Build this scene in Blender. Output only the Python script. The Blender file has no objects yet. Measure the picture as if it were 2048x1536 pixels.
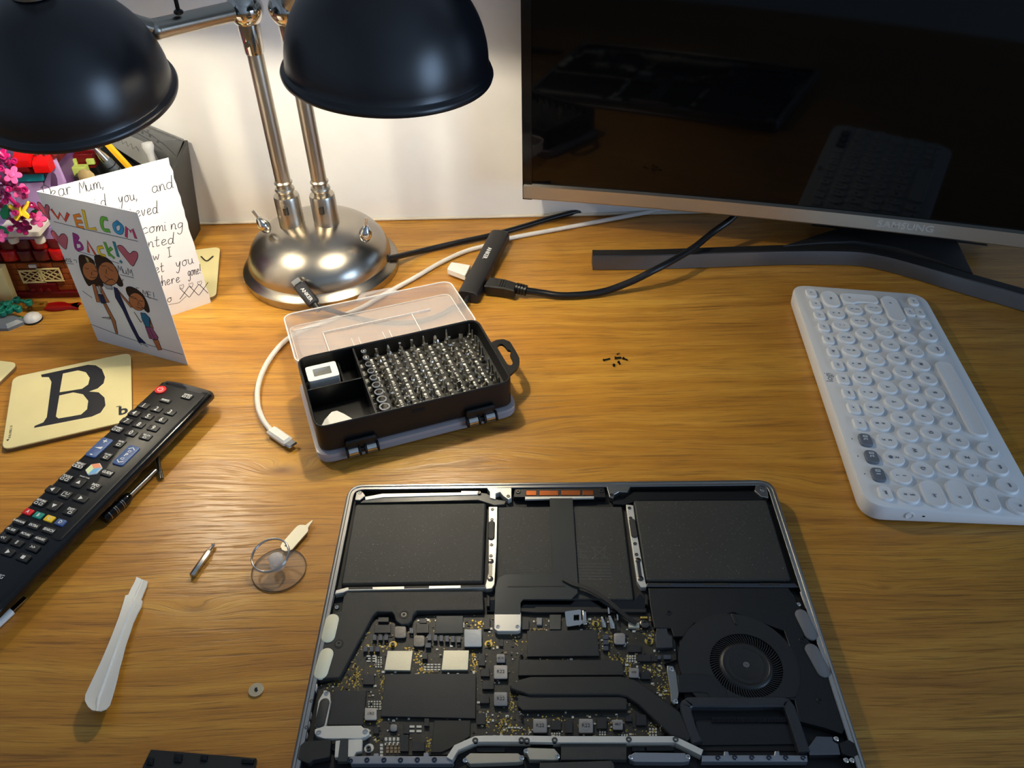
import bpy, bmesh, math, random
from mathutils import Vector, Matrix
import numpy as np

# ---------------------------------------------------------------- camera
F_PX, PITCH, ROLL, CAM_H = 1686.0, 0.6908, -0.02255, 0.4531
_fw = Vector((0, math.cos(PITCH), -math.sin(PITCH)))
_rt = Vector((1, 0, 0))
_up = _rt.cross(_fw)
RT = math.cos(ROLL) * _rt + math.sin(ROLL) * _up
UPV = -math.sin(ROLL) * _rt + math.cos(ROLL) * _up
CAM = Vector((0, 0, CAM_H))
cd = bpy.data.cameras.new('camera')
cam = bpy.data.objects.new('camera', cd)
bpy.context.scene.collection.objects.link(cam)
cd.sensor_width = 36.0
cd.sensor_fit = 'HORIZONTAL'
cd.lens = F_PX / 2048 * 36.0
cd.clip_start = 0.01
m3 = Matrix((RT, UPV, -_fw)).transposed()
cam.matrix_world = Matrix.Translation(CAM) @ m3.to_4x4()
sc = bpy.context.scene
sc.camera = cam
sc.view_settings.view_transform = 'Standard'
sc.view_settings.look = 'None'
sc.view_settings.gamma = 1
sc.view_settings.use_curve_mapping = False
sc.view_settings.exposure = 0.0

# ---------------------------------------------------------------- world and daylight
w = bpy.data.worlds.new('world')
sc.world = w
w.use_nodes = True
w.node_tree.nodes['Background'].inputs[0].default_value = (0.25, 0.42, 0.8, 1)
w.node_tree.nodes['Background'].inputs[1].default_value = 0.3
LAMP_W = 880.0         # emission strength of each bulb
al = bpy.data.lights.new('window_daylight', 'AREA')
al.shape = 'RECTANGLE'
al.size, al.size_y = 1.2, 1.1
al.energy = 36.0
al.color = (0.48, 0.69, 1.0)
alo = bpy.data.objects.new('window_daylight', al)
sc.collection.objects.link(alo)
alo.location = (1.95, -0.95, 0.25)
alo.rotation_euler = (0, math.radians(90), 0)     # emits towards -x

C = sc.collection

# ---------------------------------------------------------------- pixel helpers (photo frame 2048x1536)
def ray(u, v):
    return _fw + RT * ((u - 1024) / F_PX) - UPV * ((v - 768) / F_PX)
def U(u, v, z=0.0):
    d = ray(u, v)
    return CAM + d * ((z - CAM_H) / d.z)
def UY(u, v, y):
    d = ray(u, v)
    return CAM + d * (y / d.y)
def UP(u, v, p0, n):
    d = ray(u, v)
    return CAM + d * ((Vector(p0) - CAM).dot(n) / d.dot(n))
def crop(x0, y0, s):
    return lambda *p: [(x0 + x / s, y0 + y / s) for x, y in p]

# ---------------------------------------------------------------- materials
def lin(c):
    return tuple(((v / 255) / 12.92 if v / 255 <= 0.04045 else (((v / 255) + 0.055) / 1.055) ** 2.4) for v in c)
MATS = {}
def mat(name, rgb, rough=0.5, metal=0.0, bump=0.0, bscale=400, trans=0.0, ior=1.45, emit=0.0, alpha=1.0,
        coat=0.0, spec=0.5, speck=None, aniso=None, vary=0.0, vscale=30):
    if name in MATS:
        return MATS[name]
    m = bpy.data.materials.new(name)
    m.use_nodes = True
    nt = m.node_tree
    b = nt.nodes['Principled BSDF']
    col = (*lin(rgb), 1)
    b.inputs['Base Color'].default_value = col
    b.inputs['Roughness'].default_value = rough
    b.inputs['Metallic'].default_value = metal
    b.inputs['IOR'].default_value = ior
    b.inputs['Transmission Weight'].default_value = trans
    b.inputs['Coat Weight'].default_value = coat
    b.inputs['Specular IOR Level'].default_value = spec
    b.inputs['Alpha'].default_value = alpha
    if emit:
        b.inputs['Emission Color'].default_value = col
        b.inputs['Emission Strength'].default_value = emit
    tc = nt.nodes.new('ShaderNodeTexCoord')
    if aniso:
        mp = nt.nodes.new('ShaderNodeMapping')
        mp.inputs['Scale'].default_value = aniso
        nt.links.new(tc.outputs['Object'], mp.inputs[0])
        vec = mp.outputs[0]
    else:
        vec = tc.outputs['Object']
    if bump:
        n = nt.nodes.new('ShaderNodeTexNoise')
        n.inputs['Scale'].default_value = bscale
        n.inputs['Detail'].default_value = 4
        nt.links.new(vec, n.inputs['Vector'])
        bm = nt.nodes.new('ShaderNodeBump')
        bm.inputs['Strength'].default_value = bump
        bm.inputs['Distance'].default_value = 0.0005
        nt.links.new(n.outputs['Fac'], bm.inputs['Height'])
        nt.links.new(bm.outputs[0], b.inputs['Normal'])
    if vary or speck:
        n = nt.nodes.new('ShaderNodeTexNoise')
        n.inputs['Scale'].default_value = vscale
        n.inputs['Detail'].default_value = 5
        nt.links.new(vec, n.inputs['Vector'])
        r = nt.nodes.new('ShaderNodeValToRGB')
        r.color_ramp.elements[0].position = 0.35
        r.color_ramp.elements[1].position = 0.7
        k = max(vary, 0.0)
        r.color_ramp.elements[0].color = tuple(c * (1 - k) for c in col[:3]) + (1,)
        r.color_ramp.elements[1].color = tuple(min(1, c * (1 + k)) for c in col[:3]) + (1,)
        nt.links.new(n.outputs['Fac'], r.inputs[0])
        out = r.outputs[0]
        if speck:
            sr, ss, sp = speck      # colour, scale, threshold
            v = nt.nodes.new('ShaderNodeTexNoise')
            v.inputs['Scale'].default_value = ss
            v.inputs['Detail'].default_value = 1
            nt.links.new(vec, v.inputs['Vector'])
            r2 = nt.nodes.new('ShaderNodeValToRGB')
            r2.color_ramp.elements[0].position = sp
            r2.color_ramp.elements[0].color = (0, 0, 0, 1)
            r2.color_ramp.elements[1].position = sp + 0.03
            r2.color_ramp.elements[1].color = (1, 1, 1, 1)
            nt.links.new(v.outputs['Fac'], r2.inputs[0])
            mx = nt.nodes.new('ShaderNodeMix')
            mx.data_type = 'RGBA'
            nt.links.new(r2.outputs[0], mx.inputs[0])
            nt.links.new(out, mx.inputs[6])
            mx.inputs[7].default_value = (*lin(sr), 1)
            out = mx.outputs[2]
        nt.links.new(out, b.inputs['Base Color'])
    MATS[name] = m
    return m

def plastic_clear(name, rgb, clear=0.7, rough=0.25, edge=0.35):
    """thin translucent plastic: part see-through, part milky"""
    if name in MATS:
        return MATS[name]
    m = bpy.data.materials.new(name)
    m.use_nodes = True
    nt = m.node_tree
    b = nt.nodes['Principled BSDF']
    b.inputs['Base Color'].default_value = (*lin(rgb), 1)
    b.inputs['Roughness'].default_value = rough
    t = nt.nodes.new('ShaderNodeBsdfTransparent')
    t.inputs[0].default_value = (0.97, 0.97, 0.97, 1)
    mx = nt.nodes.new('ShaderNodeMixShader')
    fr = nt.nodes.new('ShaderNodeLayerWeight')
    fr.inputs[0].default_value = 0.35
    mr = nt.nodes.new('ShaderNodeMapRange')
    mr.inputs[3].default_value = 1 - clear
    mr.inputs[4].default_value = min(1, 1 - clear + edge)
    nt.links.new(fr.outputs['Facing'], mr.inputs[0])
    nt.links.new(mr.outputs[0], mx.inputs[0])
    nt.links.new(t.outputs[0], mx.inputs[1])
    nt.links.new(b.outputs[0], mx.inputs[2])
    nt.links.new(mx.outputs[0], nt.nodes['Material Output'].inputs[0])
    MATS[name] = m
    return m

# ---------------------------------------------------------------- 2-D polygon helpers
def area2(p):
    return sum(p[i][0] * p[(i + 1) % len(p)][1] - p[(i + 1) % len(p)][0] * p[i][1] for i in range(len(p))) / 2
def ccw(p):
    p = [(a[0], a[1]) for a in p]
    return p if area2(p) > 0 else p[::-1]
def inset(p, d):
    n = len(p)
    out = []
    for i in range(n):
        a, b, c = Vector(p[i - 1]), Vector(p[i]), Vector(p[(i + 1) % n])
        e1, e2 = (b - a), (c - b)
        if e1.length < 1e-9 or e2.length < 1e-9:
            out.append(p[i]); continue
        e1.normalize(); e2.normalize()
        n1, n2 = Vector((-e1.y, e1.x)), Vector((-e2.y, e2.x))
        s = n1 + n2
        k = s.length_squared
        s = s * (2 / k) if k > 0.3 else s * 4
        out.append((b.x + s.x * d, b.y + s.y * d))
    return out
def rounded(p, r, n=4):
    """round the corners of a polygon; r may be a list"""
    p = ccw(p)
    out = []
    m = len(p)
    for i in range(m):
        a, b, c = Vector(p[i - 1]), Vector(p[i]), Vector(p[(i + 1) % m])
        u, v = (a - b), (c - b)
        rr = r[i] if isinstance(r, (list, tuple)) else r
        cosA = max(-1, min(1, u.normalized().dot(v.normalized())))
        ang = math.acos(cosA)
        if rr <= 0 or ang > math.pi - 0.05:
            out.append((b.x, b.y)); continue
        t = rr / math.tan(ang / 2)
        t = min(t, u.length * 0.48, v.length * 0.48)
        p0, p1 = b + u.normalized() * t, b + v.normalized() * t
        for k in range(n + 1):
            s = k / n
            q = p0 * (1 - s) ** 2 + b * 2 * s * (1 - s) + p1 * s * s
            out.append((q.x, q.y))
    return out
def rect(x0, y0, x1, y1):
    return [(x0, y0), (x1, y0), (x1, y1), (x0, y1)]
def circ(x, y, r, n=24, ry=None):
    ry = ry or r
    return [(x + r * math.cos(2 * math.pi * i / n), y + ry * math.sin(2 * math.pi * i / n)) for i in range(n)]
def stadium(cx, cy, dx, dy, r, n=8):
    """capsule from (cx-dx,cy-dy) to (cx+dx,cy+dy) radius r"""
    a = math.atan2(dy, dx)
    out = []
    for k in range(n + 1):
        t = a - math.pi / 2 + math.pi * k / n
        out.append((cx + dx + r * math.cos(t), cy + dy + r * math.sin(t)))
    for k in range(n + 1):
        t = a + math.pi / 2 + math.pi * k / n
        out.append((cx - dx + r * math.cos(t), cy - dy + r * math.sin(t)))
    return out

# ---------------------------------------------------------------- mesh builder
_txt = {}
def text_mesh(s, size, extrude, shear, bold):
    k = (s, round(size, 6), extrude, shear, bold)
    if k not in _txt:
        c = bpy.data.curves.new('t', 'FONT')
        c.body = s
        c.size = size
        c.extrude = extrude
        c.shear = shear
        c.offset = bold
        c.resolution_u = 3
        c.align_x = 'CENTER'
        c.align_y = 'CENTER'
        o = bpy.data.objects.new('t', c)
        C.objects.link(o)
        bpy.context.view_layer.update()
        dg = bpy.context.evaluated_depsgraph_get()
        me = bpy.data.meshes.new_from_object(o.evaluated_get(dg))
        _txt[k] = ([v.co.copy() for v in me.vertices], [tuple(p.vertices) for p in me.polygons])
        bpy.data.meshes.remove(me)
        bpy.data.objects.remove(o)
        bpy.data.curves.remove(c)
    return _txt[k]

class MB:
    def __init__(self, M=None):
        self.v, self.f, self.mi = [], [], []
        self.M = M or Matrix.Identity(4)
    def add(self, vs, fs, mi=0):
        o = len(self.v)
        self.v += [self.M @ Vector(p) for p in vs]
        self.f += [tuple(i + o for i in f) for f in fs]
        self.mi += [mi] * len(fs)
        return self
    def loops(self, loops, mi=0, cap0=True, cap1=True, mis=None, closed=True):
        """skin between equally long loops of points"""
        n = len(loops[0])
        vs = [p for l in loops for p in l]
        o = len(self.v)
        self.v += [self.M @ Vector(p) for p in vs]
        for k in range(len(loops) - 1):
            m_ = mis[k] if mis else mi
            for i in range(n if closed else n - 1):
                j = (i + 1) % n
                self.f.append((o + k * n + i, o + k * n + j, o + (k + 1) * n + j, o + (k + 1) * n + i))
                self.mi.append(m_)
        if cap0:
            self.f.append(tuple(o + i for i in range(n))[::-1]); self.mi.append(mis[0] if mis else mi)
        if cap1:
            self.f.append(tuple(o + (len(loops) - 1) * n + i for i in range(n))); self.mi.append(mis[-1] if mis else mi)
        return self
    def slab(self, poly, rings, mi=0, cap0=True, cap1=True, mis=None):
        """rings: (inset, z) from the bottom up"""
        poly = ccw(poly)
        return self.loops([[(x, y, z) for x, y in inset(poly, d)] for d, z in rings], mi, cap0, cap1, mis)
    def prism(self, poly, z0, z1, bev=0.0, mi=0):
        r = [(0, z0), (0, z1)] if not bev else [(0, z0), (0, z1 - bev), (bev * 0.35, z1 - bev * 0.35), (bev, z1)]
        return self.slab(poly, r, mi)
    def ring(self, outer, inner, z0, z1, mi=0):
        """flat wall between two equally long outlines"""
        outer, inner = ccw(outer), ccw(inner)
        L = [[(x, y, z0) for x, y in outer], [(x, y, z1) for x, y in outer], [(x, y, z1) for x, y in inner],
             [(x, y, z0) for x, y in inner], [(x, y, z0) for x, y in outer]]
        return self.loops(L, mi, False, False)
    def box(self, x0, y0, z0, x1, y1, z1, bev=0.0, mi=0):
        x0, x1 = min(x0, x1), max(x0, x1); y0, y1 = min(y0, y1), max(y0, y1)
        if bev:
            p = rounded(rect(x0, y0, x1, y1), bev, 2)
            return self.slab(p, [(bev, z0), (0, z0 + bev), (0, z1 - bev), (bev, z1)], mi)
        return self.prism(rect(x0, y0, x1, y1), z0, z1, 0, mi)
    def lathe(self, prof, n=48, mi=0, cap0=True, cap1=True, mis=None):
        """prof: (r, z) from the bottom up, about the local z axis"""
        L = [[(r * math.cos(2 * math.pi * i / n), r * math.sin(2 * math.pi * i / n), z) for i in range(n)] for r, z in prof]
        return self.loops(L, mi, cap0, cap1, mis)
    def tube(self, pts, r, n=10, mi=0, smooth=0, cap=True):
        P = [Vector(p) for p in pts]
        if smooth:
            P = catmull(P, smooth)
        R = r if isinstance(r, (list, tuple)) else [r] * len(P)
        if len(R) != len(P):
            R = [R[min(len(R) - 1, int(i * len(R) / len(P)))] for i in range(len(P))]
        L = []
        up = None
        for i, p in enumerate(P):
            t = (P[min(i + 1, len(P) - 1)] - P[max(i - 1, 0)]).normalized()
            if up is None:
                up = Vector((0, 0, 1)) if abs(t.z) < 0.9 else Vector((1, 0, 0))
            s = t.cross(up).normalized()
            up = s.cross(t).normalized()
            L.append([p + (s * math.cos(2 * math.pi * k / n) + up * math.sin(2 * math.pi * k / n)) * R[i] for k in range(n)])
        return self.loops(L, mi, cap, cap)
    def ball(self, c, r, mi=0, n=16, sx=1, sy=1, sz=1):
        L = []
        m = n // 2
        for k in range(m + 1):
            a = -math.pi / 2 + math.pi * k / m
            rr = max(math.cos(a), 0.02)
            L.append([(c[0] + sx * r * rr * math.cos(2 * math.pi * i / n), c[1] + sy * r * rr * math.sin(2 * math.pi * i / n), c[2] + sz * r * math.sin(a)) for i in range(n)])
        return self.loops(L, mi)
    def text(self, s, size, M=None, mi=0, extrude=0.00003, shear=0.0, bold=0.0):
        vs, fs = text_mesh(s, size, extrude, shear, bold)
        M = M or Matrix.Identity(4)
        return self.add([M @ v for v in vs], fs, mi)
    def stroke(self, pts, wd, z0, z1, mi=0):
        """flat pen stroke in the local xy plane, left open mitred, with thickness"""
        P = [Vector((p[0], p[1])) for p in pts]
        if len(P) < 2:
            return self
        a, b = [], []
        for i, p in enumerate(P):
            t = (P[min(i + 1, len(P) - 1)] - P[max(i - 1, 0)])
            if t.length < 1e-9:
                t = Vector((1, 0))
            t.normalize()
            nn = Vector((-t.y, t.x)) * wd / 2
            ext = t * (wd * 0.3) * (-1 if i == 0 else 1 if i == len(P) - 1 else 0)
            a.append(p + nn + ext); b.append(p - nn + ext)
        L = [[(b[i].x, b[i].y, z0), (b[i].x, b[i].y, z1), (a[i].x, a[i].y, z1), (a[i].x, a[i].y, z0)] for i in range(len(P))]
        return self.loops(L, mi)
    def build(self, name, mats, parent=None, smooth=0.6):
        me = bpy.data.meshes.new(name)
        if not isinstance(mats, (list, tuple)):
            mats = [mats]
        if parent is not None:
            org = ORG[parent.name]
        else:
            xs = [v.x for v in self.v]; ys = [v.y for v in self.v]; zs = [v.z for v in self.v]
            org = Vector(((min(xs) + max(xs)) / 2, (min(ys) + max(ys)) / 2, min(zs)))
            if name in STATIC:
                org = Vector((0, 0, 0))
        me.from_pydata([v - org for v in self.v], [], self.f)
        for m in mats:
            me.materials.append(m)
        me.polygons.foreach_set('material_index', self.mi)
        bm = bmesh.new(); bm.from_mesh(me)
        bmesh.ops.recalc_face_normals(bm, faces=bm.faces)
        bm.to_mesh(me); bm.free()
        if smooth:
            me.polygons.foreach_set('use_smooth', [True] * len(me.polygons))
            me.set_sharp_from_angle(angle=smooth)
        me.update()
        o = bpy.data.objects.new(name, me)
        C.objects.link(o)
        if parent is not None:
            o.parent = parent            # things keep an identity rotation while their parts are built
        else:
            o.location = org
        ORG[o.name] = org
        return o
ORG = {}
STATIC = {'desk'}
def catmull(P, n):
    out = []
    Q = [P[0] * 2 - P[1]] + list(P) + [P[-1] * 2 - P[-2]]
    for i in range(1, len(Q) - 2):
        a, b, c, d = Q[i - 1], Q[i], Q[i + 1], Q[i + 2]
        for k in range(n):
            t = k / n
            out.append(0.5 * ((2 * b) + (c - a) * t + (2 * a - 5 * b + 4 * c - d) * t * t + (3 * b - a - 3 * c + d) * t ** 3))
    out.append(P[-1])
    return out
def tag(o, label=None, cat=None, group=None, kind=None):
    if label: o['label'] = label
    if cat: o['category'] = cat
    if group: o['group'] = group
    if kind: o['kind'] = kind
    return o
def thing(name, loc, label, cat, group=None):
    o = bpy.data.objects.new(name, None)
    C.objects.link(o)
    o.empty_display_size = 0.01
    o.location = loc
    ORG[o.name] = Vector(loc)
    return tag(o, label, cat, group)
def copy_tree(o, parent=None):
    c = o.copy()
    C.objects.link(c)
    if parent is not None:
        c.parent = parent
    for ch in list(o.children):
        copy_tree(ch, c)
    return c
def frame(origin, xdir, zdir=(0, 0, 1)):
    x = Vector(xdir).normalized(); z = Vector(zdir).normalized()
    y = z.cross(x).normalized(); x = y.cross(z).normalized()
    return Matrix.Translation(Vector(origin)) @ Matrix((x, y, z)).transposed().to_4x4()
def px(pts, z):
    return [(q.x, q.y) for q in (U(a, b, z) for a, b in pts)]
def sub(M, x=0, y=0, z=0, rz=0.0, rx=0.0, ry=0.0):
    return M @ Matrix.Translation((x, y, z)) @ Matrix.Rotation(rz, 4, 'Z') @ Matrix.Rotation(ry, 4, 'Y') @ Matrix.Rotation(rx, 4, 'X')

# ================================================================ materials used in several places
def wood_material():
    m = bpy.data.materials.new('oak_desk')
    m.use_nodes = True
    nt = m.node_tree
    N, L = nt.nodes, nt.links
    b = N['Principled BSDF']
    tc = N.new('ShaderNodeTexCoord')
    sx = N.new('ShaderNodeSeparateXYZ')
    L.new(tc.outputs['Object'], sx.inputs[0])
    def math_(op, a, c=None, d=None):
        n = N.new('ShaderNodeMath'); n.operation = op
        for i, v in enumerate((a, c, d)):
            if v is None: continue
            if isinstance(v, (int, float)): n.inputs[i].default_value = v
            else: L.new(v, n.inputs[i])
        return n.outputs[0]
    X, Y = sx.outputs[0], sx.outputs[1]
    g = Y
    dark = None
    # knots: grain bends round them
    knots = [(*U(1005, 857)[:2], .034, .011, .012, 1), (*U(938, 880)[:2], .016, .006, .007, .8), (*U(565, 940)[:2], .030, .012, .012, .8),
             (*U(392, 1220)[:2], .022, .007, .008, .5), (*U(1768, 1175)[:2], .013, .004, .004, .5), (*U(1690, 985)[:2], .06, .02, .016, .0), (*U(870, 905)[:2], .09, .012, -.012, 0),
             (*U(700, 640)[:2], .1, .03, .010, 0), (*U(1500, 700)[:2], .14, .02, -.010, 0), (*U(300, 1330)[:2], .12, .02, .008, 0)]
    for kx, ky, rx, ry, amp, dk in knots:
        dx = math_('MULTIPLY', math_('SUBTRACT', X, kx), 1 / rx)
        dy = math_('MULTIPLY', math_('SUBTRACT', Y, ky), 1 / ry)
        d2 = math_('ADD', math_('MULTIPLY', dx, dx), math_('MULTIPLY', dy, dy))
        e = math_('POWER', 2.718, math_('MULTIPLY', d2, -1.0))
        g = math_('ADD', g, math_('MULTIPLY', e, amp))
        if dk:
            e2 = math_('MULTIPLY', math_('POWER', 2.718, math_('MULTIPLY', d2, -7.0)), dk)
            dark = e2 if dark is None else math_('MAXIMUM', dark, e2)
    wv = N.new('ShaderNodeTexNoise'); wv.inputs['Scale'].default_value = 1.0; wv.inputs['Detail'].default_value = 2
    cw = N.new('ShaderNodeCombineXYZ'); L.new(math_('MULTIPLY', X, 5), cw.inputs[0]); L.new(math_('MULTIPLY', Y, 9), cw.inputs[1])
    L.new(cw.outputs[0], wv.inputs['Vector'])
    g = math_('ADD', g, math_('MULTIPLY', math_('SUBTRACT', wv.outputs['Fac'], 0.5), 0.022))
    def nz(xs, ys, detail=3, rough=0.55, off=0.0, warp=0):
        c = N.new('ShaderNodeCombineXYZ')
        L.new(math_('MULTIPLY_ADD', X, xs, off), c.inputs[0]); L.new(math_('MULTIPLY', g, ys), c.inputs[1])
        n = N.new('ShaderNodeTexNoise'); n.inputs['Scale'].default_value = 1.0
        n.inputs['Detail'].default_value = detail; n.inputs['Roughness'].default_value = rough
        n.inputs['Distortion'].default_value = warp
        L.new(c.outputs[0], n.inputs['Vector'])
        return n.outputs['Fac']
    big = nz(1.5, 14, 3)
    mid = nz(5, 95, 4, 0.6, 3.0, .2)
    fine = nz(30, 900, 3, 0.7, 9.0)
    pore = nz(30, 900, 2, 0.5, 17.0, .1)
    pore2 = nz(13, 430, 3, 0.6, 31.0, .15)
    s = math_('ADD', math_('ADD', math_('MULTIPLY', big, 0.30), math_('MULTIPLY', mid, 0.45)), math_('MULTIPLY', fine, 0.25))
    r = N.new('ShaderNodeValToRGB')
    cr = r.color_ramp
    cr.elements[0].position = 0.33; cr.elements[0].color = (*lin((143, 91, 32)), 1)
    cr.elements[1].position = 0.68; cr.elements[1].color = (*lin((214, 164, 70)), 1)
    e = cr.elements.new(0.5); e.color = (*lin((180, 126, 46)), 1)
    L.new(s, r.inputs[0])
    def ramp(v, a, c_):
        q = N.new('ShaderNodeMapRange'); q.inputs[1].default_value = a; q.inputs[2].default_value = c_
        q.clamp = True
        L.new(v, q.inputs[0]); return q.outputs[0]
    pm = math_('MAXIMUM', math_('MULTIPLY', ramp(pore, 0.57, 0.68), 0.45), math_('MULTIPLY', ramp(pore2, 0.545, 0.66), 0.55))
    pm = math_('MAXIMUM', pm, dark)
    mx = N.new('ShaderNodeMix'); mx.data_type = 'RGBA'
    L.new(pm, mx.inputs[0]); L.new(r.outputs[0], mx.inputs[6]); mx.inputs[7].default_value = (*lin((96, 58, 22)), 1)
    L.new(mx.outputs[2], b.inputs['Base Color'])
    L.new(math_('MULTIPLY_ADD', pm, 0.25, 0.31), b.inputs['Roughness'])
    bp = N.new('ShaderNodeBump'); bp.inputs['Strength'].default_value = 0.35; bp.inputs['Distance'].default_value = 0.0006
    L.new(math_('SUBTRACT', math_('MULTIPLY', fine, 0.6), pm), bp.inputs['Height'])
    L.new(bp.outputs[0], b.inputs['Normal'])
    MATS['oak_desk'] = m
    return m

OAK = wood_material()
WALL = mat('wall_paint', (230, 227, 224), 0.75, bump=0.12, bscale=260, vary=0.03, vscale=18)
BRUSHED = mat('brushed_nickel', (176, 168, 155), 0.30, 1.0, bump=0.10, bscale=900, aniso=(1, 1, 0.02))
NICKEL_DOME = mat('spun_nickel', (172, 165, 154), 0.27, 1.0, bump=0.05, bscale=500)
CHROME = mat('polished_chrome', (205, 200, 192), 0.08, 1.0)
STEEL = mat('steel', (200, 198, 194), 0.22, 1.0)
DSTEEL = mat('dark_steel', (95, 92, 88), 0.3, 1.0)
BLK = mat('black_plastic', (14, 14, 15), 0.38)
BLKM = mat('matt_black_plastic', (24, 24, 25), 0.6)
BLKG = mat('gloss_black_plastic', (8, 8, 9), 0.12)
WHT = mat('white_plastic', (232, 230, 224), 0.4)
GOLD = mat('gold_plating', (228, 190, 92), 0.25, 1.0)
INKW = mat('white_print', (225, 225, 222), 0.6)
INKB = mat('black_ink', (28, 27, 30), 0.7)
WALL_Y = 0.839

# ================================================================ the room
def struct(name, mb, m, smooth=0):
    return tag(mb.build(name, m, smooth=smooth), kind='structure')
X0, X1, Y0, Z0, Z1 = -1.7, 2.0, -2.4, -0.75, 1.7
struct('wall_back', MB().box(X0, WALL_Y, Z0, X1, WALL_Y + .1, Z1), WALL)
struct('wall_front', MB().box(X0, Y0 - .1, Z0, X1, Y0, Z1), WALL)
struct('wall_left', MB().box(X0 - .1, Y0 - .1, Z0, X0, WALL_Y + .1, Z1), WALL)
wr = MB()      # right wall round the window opening
wy0, wy1, wz0, wz1 = -1.57, -0.33, -0.32, 0.82
wr.box(X1, Y0 - .1, Z0, X1 + .1, wy0, Z1).box(X1, wy1, Z0, X1 + .1, WALL_Y + .1, Z1)
wr.box(X1, wy0, Z0, X1 + .1, wy1, wz0).box(X1, wy0, wz1, X1 + .1, wy1, Z1)
struct('wall_right', wr, WALL)
struct('floor', MB().box(X0, Y0, Z0 - .1, X1, WALL_Y, Z0), mat('floor_carpet', (92, 84, 76), 0.9, bump=.4, bscale=300))
struct('ceiling', MB().box(X0, Y0, Z1, X1, WALL_Y, Z1 + .1), mat('ceiling_paint', (225, 224, 220), 0.8))
wf = MB()
for a, b_ in ((wy0, wy0 + .04), (wy1 - .04, wy1), ((wy0 + wy1) / 2 - .02, (wy0 + wy1) / 2 + .02)):
    wf.box(X1 + .02, a, wz0, X1 + .07, b_, wz1)
wf.box(X1 + .02, wy0, wz0, X1 + .07, wy1, wz0 + .04).box(X1 + .02, wy0, wz1 - .04, X1 + .07, wy1, wz1)
struct('window_1', wf, WHT)
ck = MB().box(X0 + .01, WALL_Y - .0035, 0.0002, 1.2, WALL_Y, .0035, .001)
struct('trim_1', ck, mat('caulk', (214, 205, 190), 0.7))

dk = MB()
dk.slab(rounded(rect(-1.3, -.12, 1.3, WALL_Y - .0005), .006, 3), [(.002, -.032), (0, -.03), (0, -.002), (.002, 0)])
desk = dk.build('desk', OAK)
tag(desk, 'wide oiled oak desk top with long grain and small knots against the wall', 'desk')
ORG[desk.name] = Vector((0, 0, 0))

# ================================================================ twin desk lamp
BC = Vector((-.190, .7395, 0))
lamp = thing('desk_lamp', BC, 'brushed nickel twin desk lamp with two black dome shades standing by the wall', 'lamp')
mb = MB(Matrix.Translation(BC))
prof = [(.0765, 0), (.0775, .002), (.0775, .0085), (.0755, .0105), (.0725, .012), (.0705, .0145)]
for k in range(1, 15):
    t = k / 14 * math.pi / 2 * .93
    prof.append((.0705 * math.cos(t) ** .85, .0145 + .042 * math.sin(t)))
mb.lathe(prof, 72)
mb.build('base', NICKEL_DOME, lamp, smooth=.5)
JL, JR = UY(490, 17, .735), UY(573, 17, .735)
for side, pb, J in ((0, UY(586, 452, .735), JL), (1, UY(656, 455, .735), JR)):
    top = J - Vector((0, 0, .02))
    zb = .047
    pb = Vector((pb.x, .735, zb))
    ax = (J - pb).normalized()
    M = frame(pb, Vector((1, 0, 0)) - ax * ax.x, ax)
    m = MB(M)
    sock = [(.0125, 0), (.0135, .001), (.0135, .003), (.0122, .004), (.0122, .036), (.0115, .038), (.006, .0385)]
    m.lathe(sock, 36)
    s_ = m.build('socket', BRUSHED, lamp)
    m2 = MB(M)
    m2.tube([(0, -.0124, .031), (0, -.0128, .024)], .0026, 12)
    m2.ball((0.0, -.012, .0245), .0025)
    m2.build('socket_screw', DSTEEL, s_)
    m = MB(M)
    Lp = (J - pb).length
    m.lathe([(.0072, .0385), (.0072, .0415), (.0088, .0425), (.0094, .044), (.0088, .0455), (.0072, .0465), (.0070, .049),
             (.0085, .0505), (.0085, .0515), (.0072, .053), (.0070, Lp - .035), (.0070, Lp - .030)], 32)
    m.build('pole', BRUSHED, lamp)
    m = MB(M)
    m.lathe([(.0078, Lp - .036), (.0082, Lp - .034), (.0095, Lp - .014), (.0095, Lp - .010), (.006, Lp - .008)], 32)
    m.tube([(-.002, -.009, Lp - .026), (-.002, -.0108, Lp - .026)], .0022, 10)
    m.build('collar', CHROME, lamp)
    m = MB(Matrix.Translation(J))
    m.ball((0, 0, 0), .0150, n=28)
    m.build('ball_joint', CHROME, lamp, smooth=1.2)

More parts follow.
